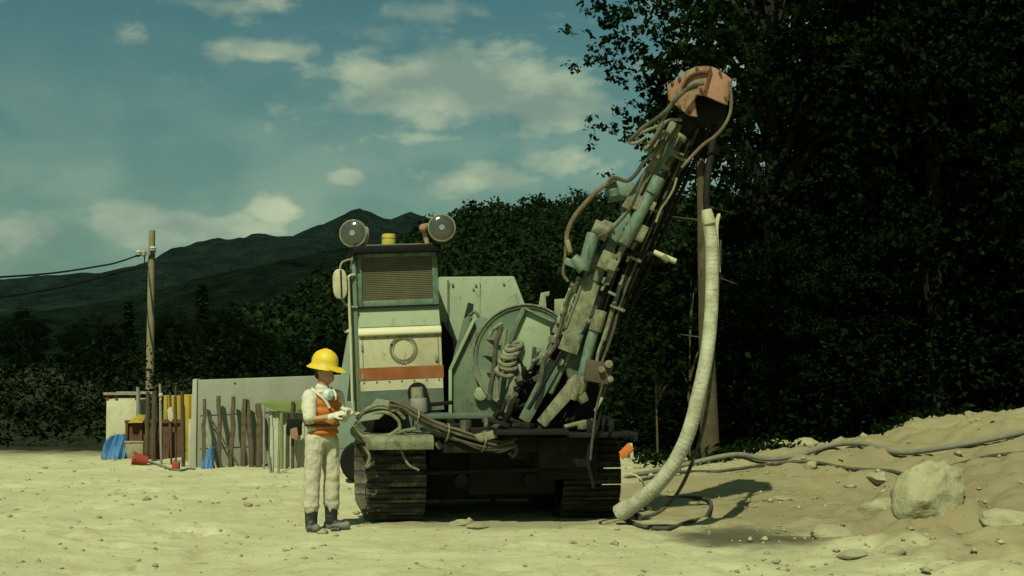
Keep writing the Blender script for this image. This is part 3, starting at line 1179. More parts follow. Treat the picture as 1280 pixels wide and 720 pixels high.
# round plate
cc0 = P(656, 446, DB)
nrm = Vector((-.16, -1, .10)).normalized()
Mz = nrm.to_track_quat('Z', 'Y').to_matrix().to_4x4()
Md = Matrix.Translation(cc0) @ Mz
RD = .545
mb = MB()
mb.lathe([(.02, -.16), (RD, -.16), (RD, .0), (RD - .03, .004), (RD - .05, -.02), (.20, -.02), (.18, .0), (.02, .0)], Md, 56)
rp = mb.build('round_plate', M_GREEN, rig, bevel=.004)
mb = MB()
ring = [Md @ Vector((RD * math.cos(a), RD * math.sin(a), .012)) for a in np.linspace(0, 2 * PI, 57)]
mb.tube(ring, .012, 8, False)
mb.build('plate_rim', M_KHAKI, rp)
for (ax, ay) in ((614, 407), (607, 424), (603, 444)):
    p0 = P(ax, ay, DB - .08)
    mb = MB()
    mb.prism([p0, p0 + Vector((.13, 0, -.02)), p0 + Vector((.10, 0, -.085))], Vector((0, -.035, 0)))
    mb.build('dark_opening', M_DARK, rp)  # shadowed triangular openings painted as dark wedges
# pale panel standing in front of the round plate
mb = MB()
mb.prism([P(656, 387, DB - .22), P(695, 404, DB - .30), P(692, 416, DB - .30), P(669, 469, DB - .28), P(660, 466, DB - .26), P(638, 430, DB - .20)], Vector((.02, .10, 0)))
pp = mb.build('pale_panel', M_PALE, rig, bevel=.01)
mb = MB()
mb.bar(P(655, 385, DB - .25), P(697, 405, DB - .33), .022, .07)
mb.bar(P(655, 385, DB - .25), P(635, 426, DB - .25), .05, .06)
mb.build('panel_edge', M_GREEN, pp, bevel=.005)
# small upright bracket and plate right of the round plate
mb = MB()
mb.prism([P(676, 366, DB + .2), P(687, 364, DB + .2), P(687, 369, DB + .2), P(682, 371, DB + .2), P(684, 393, DB + .2), P(672, 390, DB + .2)], Vector((0, .05, 0)))
mb.prism([P(693, 374, DB + .3), P(710, 373, DB + .3), P(706, 402, DB + .3), P(693, 400, DB + .3)], Vector((0, .05, 0)))
mb.build('hose_bracket', M_PALE, rig, bevel=.004)
# pivot column under the round plate, its shade painted as dark steel
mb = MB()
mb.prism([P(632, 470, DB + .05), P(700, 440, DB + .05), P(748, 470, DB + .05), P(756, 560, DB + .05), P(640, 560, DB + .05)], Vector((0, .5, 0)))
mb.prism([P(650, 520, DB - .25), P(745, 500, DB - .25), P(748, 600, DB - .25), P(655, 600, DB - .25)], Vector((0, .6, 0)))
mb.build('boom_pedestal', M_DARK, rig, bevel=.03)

mb = MB()
mb.prism([P(*q, DB - .32) for q in ((672, 462), (693, 414), (724, 436), (716, 492), (690, 530), (650, 544), (636, 520), (650, 486))], Vector((0, .35, 0)))
mb.build('boom_knuckle', M_DARK, rig, bevel=.03)
for (u0, u1, v0, w_) in ((-.66, -.12, -.42, .90), (-.10, .62, -.70, .93), (.64, 1.34, -.58, .895)):
    mb = MB()
    mb.box(((u0 + u1) / 2, (v0 + .2) / 2, w_), (u1 - u0, .2 - v0, .05), MR)
    mb.build('added_shade_deck', M_DARK, rig, bevel=.012)  # deck added to cast shade over chassis, right track and ground
# clutter on the added deck
for k in range(26):
    u, v = rnd.uniform(-.5, 1.25), rnd.uniform(-.5, .0)
    mb = MB()
    if rnd.random() < .5:
        a = rnd.uniform(0, PI)
        l = rnd.uniform(.05, .18)
        mb.cyl(R(u - math.cos(a) * l, v - math.sin(a) * l * .5, .97), R(u + math.cos(a) * l, v + math.sin(a) * l * .5, .97 + rnd.uniform(0, .08)), rnd.uniform(.02, .045), 10)
    else:
        mb.box((0, 0, 0), (rnd.uniform(.05, .16), rnd.uniform(.05, .12), rnd.uniform(.05, .14)), Matrix.Translation(R(u, v, .98)) @ Matrix.Rotation(rnd.uniform(0, 3), 4, 'Z'))
    mb.build('shade_deck_fitting', rnd.choice((M_DARK, M_DARK, M_RUBBER, M_DARK, M_KHAKI)), rig, bevel=.008)
# coiled hoses in the corner of the round plate
for k in range(6):
    q = k / 5
    cx, cy = 641 - 9 * q + rnd.uniform(-2, 2), 432 + 34 * q + rnd.uniform(-2, 2)
    pts = []
    for a in np.linspace(0, 2 * PI, 17):
        pts.append(P(cx + 10 * math.cos(a), cy + (4 + 2 * (k % 2)) * math.sin(a) - (3 - k) * math.cos(a), DB - .28 - .05 * math.sin(a)))
    mb = MB()
    mb.tube(pts, .024, 8, False)
    mb.build('hose_coil', M_KHAKI, rig)
for (pts, r, m_) in (([(627, 408), (620, 430), (618, 455), (614, 480), (612, 500)], .028, M_RUBBER), ([(632, 412), (628, 440), (622, 470), (622, 500)], .024, M_KHAKI),
                     ([(642, 470), (640, 490), (632, 510), (634, 530)], .045, M_KHAKI), ([(655, 470), (648, 495), (638, 520), (640, 538)], .032, M_RUBBER),
                     ([(612, 420), (616, 412), (628, 404)], .022, M_KHAKI), ([(648, 455), (652, 470), (645, 488), (640, 505)], .02, M_PALE)):
    mb = MB()
    mb.tube(catmull([P(x, y, DB - .26) for x, y in pts], 6), r, 10)
    mb.build('hydraulic_hose', m_, rig)
for (x, y, rr) in ((633, 522, 7), (640, 500, 6), (631, 533, 6), (645, 478, 5)):
    mb = MB()
    p = P(x, y, DB - .34)
    mb.tube([p + Vector((0, 0, -.05)), p + Vector((.01, 0, .05))], rr * MPP(14.6), 6)
    mb.build('hose_fitting', M_KHAKI, rig, bevel=.006)

for k in range(34):
    q = rnd.random()
    x, y = 628 + 66 * q + rnd.uniform(-8, 8), 520 - 90 * q + rnd.uniform(-22, 22)
    mb = MB()
    p = P(x, y, DB - .38 - rnd.uniform(0, .12))
    a = rnd.uniform(.3, 2.2)
    l = rnd.uniform(.03, .12)
    dv = Vector((math.cos(a) * l, rnd.uniform(-.03, .03), math.sin(a) * l))
    if rnd.random() < .6:
        mb.cyl(p - dv, p + dv, rnd.uniform(.014, .034), 10)
    else:
        mb.bar(p - dv * .6, p + dv * .6, rnd.uniform(.03, .08), .06)
    mb.build('knuckle_fitting', rnd.choice((M_DARK, M_KHAKI, M_RUBBER, M_DARK, M_RUBBER, M_GREEN)), rig, bevel=.006)
# --- boom arms and cylinders below the feed
def pbar(name, m_, x0, y0, x1, y1, wpx, d, w2=None, d2=None, t=None, bevel=.01, parent=None):
    d2 = d if d2 is None else d2
    mb = MB()
    mb.bar(P(x0, y0, d), P(x1, y1, d2), wpx * MPP(d), (t if t else wpx * MPP(d)), (w2 if w2 else wpx) * MPP(d2))
    return mb.build(name, m_, parent or rig, bevel=bevel)


def pcyl(name, m_, x0, y0, x1, y1, wpx, d, w2=None, d2=None, n=16, parent=None, bevel=.006):
    d2 = d if d2 is None else d2
    mb = MB()
    mb.cyl(P(x0, y0, d), P(x1, y1, d2), wpx / 2 * MPP(d), n, (w2 if w2 else wpx) / 2 * MPP(d2))
    return mb.build(name, m_, parent or rig, bevel=bevel)


def phose(pts, wpx, d, m_=None, dz=None, name='hydraulic_hose', parent=None, n=8):
    ds = d if isinstance(d, (list, tuple)) else [d] * len(pts)
    mb = MB()
    rr_ = [w_ / 2 * MPP(14.3) for w_ in wpx] if isinstance(wpx, (list, tuple)) else wpx / 2 * MPP(14.3)
    mb.tube(catmull([P(x, y, q) for (x, y), q in zip(pts, ds)], 6), rr_, n)
    return mb.build(name, m_ or M_RUBBER, parent or rig)


pbar('boom_arm', M_GREEN, 655, 526, 694, 452, 15, 14.45, 18, t=.16)
pbar('boom_arm', M_KHAKI, 676, 530, 724, 474, 13, 14.3, 18, t=.14)
lc = pcyl('lift_cylinder', M_TEAL, 688, 492, 716, 434, 7, 14.35)
pcyl('cylinder_rod', M_CHROME, 683, 452, 694, 420, 7, 14.45, parent=lc)
pcyl('lift_cylinder', M_CREAM, 690, 440, 680, 468, 14, 14.55)
pbar('link_plate', M_KHAKI, 693, 418, 712, 428, 22, 14.5, t=.05)
pbar('link_plate', M_DARK, 700, 440, 706, 470, 12, 14.5, t=.08)
for (x, y, r) in ((699, 408, 6), (690, 424, 5), (704, 432, 5), (716, 480, 8), (700, 452, 5)):
    c = P(x, y, 14.32)
    mb = MB()
    mb.cyl(c + Vector((0, .08, 0)), c - Vector((0, .05, 0)), r * MPP(14.3), 14)
    mb.build('pivot_pin', M_KHAKI, rig, bevel=.006)

# --- feed beam
mb = MB()
mb.prism([P(*q, 14.36) for q in ((700, 446), (718, 396), (738, 338), (760, 292), (788, 244), (836, 162), (856, 166), (826, 226), (796, 286), (774, 330), (752, 400), (736, 470), (712, 480))], Vector((.02, .24, 0)))
mb.build('boom_body', mat('grimy_boom_green', (0.085, 0.115, 0.08), .8, .35, 6, .4, dirt=(0.17, 0.17, 0.10), dirt_amt=.45, dirt_scale=5, grime=.9), rig, bevel=.02)
feed = pbar('feed_beam', M_KHAKI, 752, 320, 709, 440, 22, 14.30, 25, t=.16, bevel=.008)
pbar('feed_rail', M_PALE, 724, 346, 699, 418, 5, 14.26, t=.05, bevel=.004, parent=feed)
pbar('feed_rail', M_PALE, 716, 352, 692, 416, 4, 14.30, t=.05, bevel=.004, parent=feed)
pbar('feed_rail', M_GREEN, 731, 344, 707, 410, 3, 14.22, t=.03, bevel=.003, parent=feed)
for q in np.linspace(0.04, .96, 6):
    x0, y0 = 716 + (692 - 716) * q, 352 + (416 - 352) * q
    pbar('rail_clip', M_KHAKI, x0 - 2, y0, x0 + 22, y0 + 6, 4, 14.25, t=.04, bevel=.003, parent=feed)
# dark main mast behind, right of the beam, the feed's shaded side painted as dark steel
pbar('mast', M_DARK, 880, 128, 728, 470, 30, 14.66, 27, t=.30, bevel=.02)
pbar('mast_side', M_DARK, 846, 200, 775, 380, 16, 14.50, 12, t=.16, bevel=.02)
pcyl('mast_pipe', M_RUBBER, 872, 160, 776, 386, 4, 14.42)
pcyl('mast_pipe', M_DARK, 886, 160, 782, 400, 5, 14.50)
for q in np.linspace(.12, .92, 7):
    x, y = 870 + (752 - 870) * q, 150 + (424 - 150) * q
    pbar('mast_clip', M_DARK, x + 4, y + 2, x + 14, y + 7, 5, 14.40, t=.05, bevel=.004)
pcyl('drifter_body', M_DARK, 768, 312, 740, 402, 19, 14.28, 18)
pcyl('feed_cylinder', M_TEAL, 746, 396, 722, 492, 15, 14.24, 11)
pcyl('cylinder_cap', M_KHAKI, 750, 388, 743, 414, 19, 14.23, 18)
pcyl('cylinder_clamp', M_KHAKI, 727, 470, 722, 492, 19, 14.24, 17)
pcyl('guide_rod', M_KHAKI, 779, 344, 754, 426, 5, 14.25, 7)
phose([(754, 424), (748, 440), (746, 458), (752, 462), (757, 455)], 4, 14.2, M_KHAKI)
vb = pbar('valve_block', mat('oily_brown_steel', (0.09, 0.065, 0.04), .8, .3, 8, .3, grime=.6), 731, 462, 764, 468, 27, 14.22, t=.2, bevel=.012)
for (x, y, r) in ((761, 455, 5), (752, 462, 4), (763, 474, 4)):
    c = P(x, y, 14.08)
    mb = MB()
    mb.cyl(c + Vector((0, .06, 0)), c - Vector((0, .02, 0)), r * MPP(14), 12)
    mb.build('valve_cap', M_KHAKI, vb, bevel=.004)
pcyl('feed_foot', M_KHAKI, 724, 490, 731, 503, 16, 14.25, 12)
pcyl('feed_foot', M_KHAKI, 722, 480, 716, 500, 13, 14.2, 10)

# teal carriage in the middle
carr = MB()
carr.prism([P(*q, 14.12) for q in ((741, 285), (756, 274), (767, 279), (784, 262), (800, 268), (797, 276), (783, 309), (771, 304), (762, 296), (742, 293))], Vector((.0, .14, 0)))
carriage = carr.build('feed_carriage', M_TEAL, rig, bevel=.012)
pcyl('carriage_boss', M_KHAKI, 741, 284, 760, 292, 22, 14.12, parent=carriage)
pcyl('carriage_cylinder', M_TEAL, 822, 226, 779, 306, 15, 14.05, 16, parent=carriage)
pcyl('cylinder_cap', M_TEAL, 824, 222, 814, 242, 17, 14.03, 17, parent=carriage)
pcyl('short_cylinder', M_TEAL, 742, 292, 729, 338, 17, 14.12, 16, parent=carriage)
pcyl('end_boss', M_TEAL, 716, 322, 730, 336, 14, 14.12, 18, parent=carriage)
pbar('clamp_block', M_KHAKI, 754, 337, 763, 316, 19, 14.14, t=.14, parent=carriage)
pbar('clamp_block', M_KHAKI, 763, 338, 768, 325, 11, 14.02, t=.08, parent=carriage)
pbar('carriage_lug', M_KHAKI, 794, 300, 803, 281, 18, 14.10, t=.10, parent=carriage)
pbar('carriage_lug', M_KHAKI, 792, 262, 800, 245, 15, 14.06, t=.12, parent=carriage)
pbar('carriage_lug', M_KHAKI, 813, 263, 818, 252, 7, 14.06, t=.06, parent=carriage)
for k in range(7):
    x, y = rnd.uniform(748, 796), rnd.uniform(278, 300)
    c = P(x, y, 14.10)
    mb = MB()
    mb.cyl(c, c - Vector((0, .02, 0)), .014, 6)
    mb.build('carriage_bolt', M_KHAKI, carriage)
# upper bracket with round boss
mb = MB()
mb.prism([P(*q, 14.14) for q in ((757, 232), (768, 224), (792, 228), (798, 236), (786, 250), (764, 251))], Vector((0, .14, 0)))
ub = mb.build('upper_bracket', M_TEAL, rig, bevel=.012)
pcyl('bracket_boss', M_TEAL, 766, 236, 768, 246, 13, 14.06, parent=ub)
# upper beam to the head
pbar('upper_beam', M_KHAKI, 782, 262, 840, 166, 13, 14.16, 9, t=.14)
pbar('beam_cheek', M_TEAL, 791, 264, 846, 172, 8, 14.20, 7, t=.10)
pbar('lower_slide', M_TEAL, 744, 352, 790, 250, 12, 14.26, 11, t=.12)
pbar('lower_slide', M_KHAKI, 757, 356, 803, 254, 8, 14.22, 7, t=.10)
pcyl('drill_rod', M_RUBBER, 812, 238, 852, 168, 16, 14.22, 13)
for q in np.linspace(.1, .9, 4):
    x0, y0 = 812 + 40 * q, 238 - 70 * q
    pcyl('rod_collar', M_KHAKI, x0, y0, x0 + 4, y0 - 6, 17.5, 14.22, parent=rig)
pbar('rod_guide', M_KHAKI, 816, 196, 834, 166, 17, 14.08, 12, t=.12)
pbar('rod_guide', M_KHAKI, 833, 172, 842, 153, 9, 14.1, t=.08)
pbar('rod_guide', M_KHAKI, 843, 172, 850, 156, 5, 14.05, t=.05)
pbar('rod_guide', M_KHAKI, 812, 178, 808, 188, 11, 14.02, t=.07)

# --- head cover
def head():
    out = [(834, 106), (847, 97), (858, 88), (870, 83), (884, 82), (893, 84), (905, 91), (915, 99), (912, 112), (910, 131), (897, 126), (880, 119), (870, 118), (867, 124), (871, 146), (860, 144), (846, 133), (835, 125)]
    dl = lambda x: 13.84 + abs(x - 886) * .0052
    lf = [(834, 106), (847, 97), (858, 88), (870, 83), (884, 82), (888, 83), (880, 119), (870, 118), (867, 124), (871, 146), (860, 144), (846, 133), (835, 125)]
    rt = [(889, 83), (893, 84), (905, 91), (915, 99), (912, 112), (910, 131), (897, 126), (881, 119)]
    mb = MB()
    mb.prism([P(x, y, dl(x)) for x, y in lf], Vector((.02, .05, .0)))
    h = mb.build('head_cover', M_RUSTCOVER, rig, bevel=.008)
    mb = MB()
    mb.prism([P(x, y, dl(x)) for x, y in rt], Vector((.0, .05, .0)))
    mb.build('cover_cheek', mat('lit_pink_cheek', (0.42, 0.22, 0.14), .75, .12, 5, .2, dirt=(0.36, 0.25, 0.16), dirt_amt=.5, grime=.15), h, bevel=.008)  # light on the right facet put into a lighter pink
    top = [(834, 106), (847, 97), (858, 88), (870, 83), (884, 82), (893, 84), (905, 91), (915, 99)]
    mb = MB()
    a = [P(x, y + 1, dl(x) + .03) for x, y in top]
    b = [Vector((p.x + .03, 14.45, p.z - .02)) for p in a]
    n = len(a)
    dn = Vector((0, 0, -.03))
    vs = a + b + [p + dn for p in a] + [p + dn for p in b]
    fs = []
    for i in range(n - 1):
        fs += [(i, i + 1, n + i + 1, n + i), (2 * n + i, 3 * n + i, 3 * n + i + 1, 2 * n + i + 1), (i, 2 * n + i, 2 * n + i + 1, i + 1), (n + i, n + i + 1, 3 * n + i + 1, 3 * n + i)]
    fs += [(0, n, 3 * n, 2 * n), (n - 1, 3 * n - 1, 4 * n - 1, 2 * n - 1)]
    mb.add(vs, fs)
    mb.build('cover_top', M_RUSTCOVER, h)
    mb = MB()
    mb.prism([P(x, y, 14.03) for x, y in ((911, 110), (915, 99), (913, 99), (908, 130))], Vector((.03, .40, -.02)))
    mb.build('cover_end', M_RUSTCOVER, h)
    # seam ridge across the cover
    mb = MB()
    mb.tube(catmull([P(853, 110, 13.99), P(860, 98, 13.95), P(872, 91, 13.89), P(886, 90, 13.83)], 6), .018, 8)
    mb.build('cover_ridge', M_RUST, h)
    mb = MB()
    mb.bar(P(880.5, 119, 13.86), P(888.5, 83, 13.83), .02, .03)
    mb.build('cover_seam', M_RUST, h)
    for (x, y) in ((849, 99), (840, 104), (871, 86), (907, 122), (849, 134), (861, 141), (900, 91), (876, 112)):
        c = P(x, y, dl(x))
        mb = MB()
        mb.cyl(c, c - Vector((0, .025, 0)), .017, 8)
        mb.build('cover_bolt', M_RUST, h)
    mb = MB()
    mb.prism([P(*q, 14.1) for q in ((866, 117), (908, 122), (906, 146), (890, 156), (868, 150))], Vector((.03, .3, 0)))
    mb.build('dark_hollow', M_BLACK, h, bevel=.02)  # shaded hollow under the hood painted as a black block


head()
pcyl('drill_chuck', M_DARK, 872, 135, 848, 170, 24, 14.3, 18)

# hoses over the boom
phose([(880, 104), (864, 108), (846, 122), (833, 138), (818, 150), (803, 160), (795, 168), (786, 176)], 5, 13.80, M_RUBBER)
phose([(872, 108), (856, 114), (842, 128), (830, 146), (822, 166), (812, 180)], 5, 13.84, M_BROWNHOSE)
phose([(852, 150), (838, 150), (822, 158), (806, 164), (792, 172), (787, 178), (795, 179), (808, 171)], 4, 13.95, M_KHAKI)
phose([(830, 172), (816, 192), (804, 204), (796, 216), (784, 226), (768, 222), (760, 228)], 5, 14.0, M_RUBBER)
phose([(848, 158), (836, 176), (828, 196)], 5, 14.0, M_RUBBER)
phose([(770, 224), (750, 236), (730, 256), (716, 274), (709, 292), (709, 306), (713, 318)], 6, 14.1, M_BROWNHOSE)
phose([(766, 226), (746, 240), (724, 264), (713, 284), (708, 306), (706, 326), (704, 342), (710, 352)], 4, 14.16, M_BROWNHOSE)
phose([(912, 102), (914, 122), (913, 140), (906, 156), (894, 170), (880, 180), (866, 194), (852, 210)], 4, 13.95, M_BROWNHOSE)
phose([(846, 222), (842, 236), (834, 250), (826, 262), (820, 278)], 3, 14.0, M_KHAKI)
phose([(836, 150), (824, 164), (818, 178), (806, 190)], 3.5, 13.95, M_RUBBER)
phose([(806, 214), (790, 256), (768, 284), (748, 296)], 3.5, 14.0, M_RUBBER)
phose([(742, 338), (724, 352), (712, 366), (706, 386), (700, 410), (694, 430)], 3.5, 14.2, M_RUBBER)
phose([(706, 412), (694, 432), (680, 452), (676, 476), (668, 500)], 6, 14.3, M_RUBBER)
phose([(712, 418), (702, 440), (690, 462), (676, 486), (660, 512)], 5, 14.25, M_DARK)
phose([(754, 478), (748, 500), (744, 520), (741, 545), (738, 575)], 3, 13.85, M_RUBBER)
phose([(764, 470), (752, 500), (748, 530), (735, 570), (742, 610)], 4, 14.15, M_DARK)
phose([(753, 497), (748, 506), (744, 514)], 4, 14.1, M_PALE)
for k in range(30):
    q = rnd.random()
    x, y = 720 + (846 - 720) * q, 430 + (162 - 430) * q
    o_ = rnd.uniform(-9, 15)
    x += o_ * .9; y += o_ * .42
    a = 1.13 if rnd.random() < .8 else -.44
    l, w_ = (rnd.uniform(5, 16), rnd.uniform(3, 5.5)) if a > 0 else (rnd.uniform(8, 16), rnd.uniform(3, 5))
    m_ = rnd.choice((M_KHAKI, M_TEAL, M_DARK, M_DARK, M_TEAL, M_RUBBER))
    d_ = rnd.uniform(14.12, 14.22)
    if rnd.random() < .4:
        pcyl('feed_fitting', m_, x, y, x + math.cos(a) * l, y - math.sin(a) * l, w_, d_, bevel=.003)
    else:
        pbar('feed_fitting', m_, x, y, x + math.cos(a) * l, y - math.sin(a) * l, w_, d_, t=.05, bevel=.004)
for k in range(4):
    o_ = k * 4.2
    phose([(850 + o_, 170 + o_ * .4), (826 + o_, 228), (803 + o_, 280), (783 + o_, 328), (768 + o_ * .8, 372), (757 + o_ * .6, 420), (744 + o_ * .4, 462)], 3.6, 14.30 - .02 * k, M_RUBBER if k % 2 else M_DARK)
for (x, y) in ((842, 196), (812, 262), (786, 322), (766, 384)):
    pbar('hose_clip', M_KHAKI, x - 3, y - 3, x + 15, y + 5, 4, 14.20, t=.03, bevel=.003)
# hose guard bracket at the left of the carriage
pbar('hose_clamp', M_TEAL, 706, 326, 722, 332, 9, 14.12, t=.06)
pbar('hose_clamp', M_KHAKI, 709, 300, 713, 316, 6, 14.08, t=.05)
# pale grab handle sticking out at the right
pbar('handle_arm', M_DARK, 782, 318, 820, 317, 5, 14.2, t=.04)
pcyl('grab_handle', M_CREAM, 817, 315, 845, 327, 7, 14.2)
pcyl('grab_handle_collar', M_KHAKI, 828, 320, 836, 326, 9, 14.2)

# --- white dust hose and its thin companion
hose = phose([(884, 268), (889, 300), (890, 340), (889, 390), (884, 440), (874, 490), (861, 540), (842, 580), (818, 610), (796, 628), (779, 640)],
             [15.5, 16, 16.5, 17, 17.5, 18, 19, 20], [13.9, 13.9, 13.9, 13.88, 13.85, 13.82, 13.85, 13.95, 14.1, 14.25, 14.38], M_HOSE, name='dust_hose', n=16)
hose['label'] = 'thick white dust hose hanging from the boom to the ground'
pts = catmull([P(*q, d) for q, d in zip([(884, 268), (889, 300), (890, 340), (889, 390), (884, 440), (874, 490), (861, 540), (842, 580), (818, 610), (796, 628), (779, 640)],
              [13.9, 13.9, 13.9, 13.88, 13.85, 13.82, 13.85, 13.95, 14.1, 14.25, 14.38])], 22)
for i in range(0, len(pts) - 1, 3):      # wire ribs of the hose
    d = (pts[i + 1] - pts[i]).normalized()
    M_ = Matrix.Translation(pts[i]) @ d.to_track_quat('Z', 'Y').to_matrix().to_4x4()
    if i == 0:
        acc = MB()
    r_ = np.interp(i / len(pts), np.linspace(0, 1, 8), [15.5, 16, 16.5, 17, 17.5, 18, 19, 20]).item() / 2 * MPP(14.3)
    acc.lathe([(r_ - .01, -.009), (r_ + .0018, -.004), (r_ + .0018, .004), (r_ - .01, .009)], M_, 14)
rb = acc.build('hose_ribs', M_HOSE, hose)
pcyl('hose_cuff', M_CREAM, 883, 262, 887, 280, 13, 13.88, 17, parent=hose)
pcyl('hose_cuff', M_HOSE, 786, 634, 773, 642, 23, 14.36, 22, d2=14.42, parent=hose)
phose([(898, 128), (892, 170), (886, 210), (883, 244), (884, 266)], 9, [14.3, 14.2, 14.0, 13.9, 13.9], M_DARK, name='hose_hanger')
thin = [(900, 300), (899, 340), (894, 400), (889, 470), (880, 530), (868, 570), (854, 604), (838, 628), (820, 642), (800, 647)]
phose(thin, 4.5, [14.1] * 5 + [14.1, 14.15, 14.2, 14.1, 14.0], M_RUBBER)
mb = MB()
loop = []
for (x, y) in ((800, 647), (790, 640), (778, 643), (786, 652), (806, 657), (834, 657), (862, 652), (882, 644), (889, 634), (878, 627), (858, 624), (836, 623), (815, 621)):
    d = CAMH * FPX / (y - 454)
    p = P(x, y, d)
    loop.append(Vector((p.x, p.y, gh(p.x, p.y) + .025)))
mb.tube(catmull(loop, 6), .02, 8)
mb.build('hose_shadow_loop', M_RUBBER, rig)  # loop of hose that also draws the white hose's cast shadow
phose([(893, 284), (899, 268), (896, 288), (899, 340)], 4, 14.0, M_CREAM)

# --- hose bundle across the front
bund = [(488, 508), (504, 510), (522, 521), (546, 535), (574, 545), (600, 552), (622, 556), (642, 552)]
for k in range(12):
    dx, dy, dd = rnd.uniform(-4, 4), -6 + 12 * k / 11, rnd.uniform(-.1, .1)
    q = []
    for i, (x, y) in enumerate(bund):
        q.append((x + dx + rnd.uniform(-2, 2), y + dy * (1.2 - .4 * math.sin(i)) + rnd.uniform(-1.5, 1.5)))
    phose(q, rnd.uniform(3.2, 5), 14.2 + dd, rnd.choice((M_RUBBER, M_KHAKI, M_RUBBER, M_KHAKI, M_BROWNHOSE)))
for (x, y) in ((520, 523), (558, 541), (604, 553)):
    mb = MB()
    pts = [P(x + 3.2 * math.cos(a) - 2 * math.sin(a), y + 11 * math.sin(a), 14.2 - .12 * math.cos(a)) for a in np.linspace(0, 2 * PI, 13)]
    mb.tube(pts, .010, 6, False)
    mb.build('hose_tie', M_KHAKI, rig)
for q, w_ in (([(446, 524), (458, 512), (476, 506), (494, 512), (506, 524)], 5), ([(444, 530), (466, 518), (484, 516), (498, 526), (500, 540)], 4.5), ([(440, 535), (452, 545), (470, 549), (488, 544), (500, 536)], 6), ([(446, 530), (440, 540), (452, 550), (468, 548)], 5), ([(480, 548), (500, 540), (520, 536)], 5),
              ([(640, 552), (646, 560), (642, 570), (636, 566)], 4), ([(452, 556), (462, 570), (458, 584), (468, 576)], 4), ([(500, 560), (510, 580), (524, 588)], 3)):
    phose(q, w_, 14.15, rnd.choice((M_RUBBER, M_KHAKI)))
# dark control box with a lid, tilted
mb = MB()
mb.prism([P(*q, 14.35) for q in ((448, 526), (470, 503), (496, 507), (508, 520), (496, 534), (462, 540))], Vector((0, .4, 0)))
mb.build('control_box', M_DARK, rig, bevel=.015)
mb = MB()
mb.prism([P(470, 501, 14.3), P(497, 505, 14.3), P(474, 524, 14.1), P(450, 527, 14.1)], Vector((0, .01, .025)))
mb.build('box_lid', mat('grey_green_lid', (0.14, 0.155, 0.11), .8, .2, 6, .2), rig, bevel=.004)
mb = MB()
mb.prism([P(*q, 14.1) for q in ((592, 544), (618, 538), (622, 547), (600, 553))], Vector((0, .2, .01)))
mb.build('hose_saddle', M_KHAKI, rig, bevel=.008)
for (x0, y0, x1, y1) in ((490, 546, 508, 540), (500, 549, 528, 547), (546, 552, 552, 560)):
    pbar('bracket_scrap', M_KHAKI, x0, y0, x1, y1, 8, 14.25, t=.08)
# hydraulic elbow in front of the cab
pcyl('hose_socket', M_BLACK, 522, 492, 522, 490, 25, 15.02, d2=14.92, bevel=0)
pcyl('elbow_fitting', M_KHAKI, 521, 484, 523, 512, 15, 14.8, 19)
pcyl('elbow_fitting', M_GREYP, 523, 498, 524, 516, 21, 14.75, 22)
mb = MB()
mb.box((-.2, .36, 1.06), (1.0, .5, .05), MR)
mb.build('front_shelf', M_DKGREEN, rig, bevel=.008)
pbar('shelf_edge', M_BLACK, 536, 506, 566, 503, 5, 14.8, t=.05)
# --- cab
MC = MR @ Matrix.Translation((-.895, .55, 1.12)) @ Matrix.Rotation(rad(-2.4), 4, 'Y')
CW = .86                                            # width


def Cb(x, y, z):
    return MC @ Vector((x, y, z))


def cab_prism(mb, prof, x0, x1):
    """profile in (y, z) pulled from x0 to x1"""
    mb.prism([Cb(x0, y, z) for y, z in prof], Cb(x1, 0, 0) - Cb(x0, 0, 0))


hw = CW / 2
mb = MB()
# z: 0 floor, .15 dark band top, .26 white, .40 stripe, .78 ledge, .86 slope foot, 1.08 window sill, 1.66 roof
cab_prism(mb, [(0, 0), (0, .80), (.03, .86), (.12, 1.07), (.12, 1.66), (1.2, 1.66), (1.2, 0)], -hw, hw)
cab = mb.build('cab', M_BEIGE, rig, bevel=.006)
def face(name, m_, z0, z1, x0=-hw, x1=hw, th=.008):
    mb = MB()
    mb.box(((x0 + x1) / 2, -th / 2, (z0 + z1) / 2), (x1 - x0, th, z1 - z0), MC)
    return mb.build(name, m_, cab)


face('lower_band', M_DKGREEN, -.02, .20, th=.012)
face('white_band', M_CREAM, .205, .31)
mb = MB()
mb.box((0, -.006, .38), (CW + .02, .012, .13), MC)
mb.box((-hw - .005, .6, .38), (.01, 1.2, .13), MC)
mb.build('orange_stripe', M_ORANGE, cab)
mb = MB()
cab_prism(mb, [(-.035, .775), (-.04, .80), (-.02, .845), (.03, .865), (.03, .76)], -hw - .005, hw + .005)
mb.build('nose_ledge', mat('pale_cream_paint', (0.49, 0.475, 0.305), .6, .08, 3, .1, dirt=(0.45, 0.42, 0.26), dirt_amt=.35), cab, bevel=.012)  # ledge takes a paler cream than the rest of the cab
mb = MB()
cab_prism(mb, [(.022, .868), (.108, 1.072), (.13, 1.072), (.05, .868)], -hw + .004, hw - .004)
mb.build('sloping_panel', M_PALE, cab)
# emblem
def ringarc(r0, r1, a0, a1, n=22):
    mb = MB()
    ctr = (0.03, .622)
    o = []
    for k in range(n + 1):
        a = a0 + (a1 - a0) * k / n
        o.append((ctr[0] + math.sin(a) * r1, ctr[1] + math.cos(a) * r1))
    for k in range(n, -1, -1):
        a = a0 + (a1 - a0) * k / n
        o.append((ctr[0] + math.sin(a) * r0, ctr[1] + math.cos(a) * r0))
    for k in range(n):
        q = [o[k], o[k + 1], o[2 * n - k], o[2 * n + 1 - k]]
        mb.prism([Cb(x, -.002, z) for x, z in q], Cb(0, -.006, 0) - Cb(0, 0, 0))
    return mb


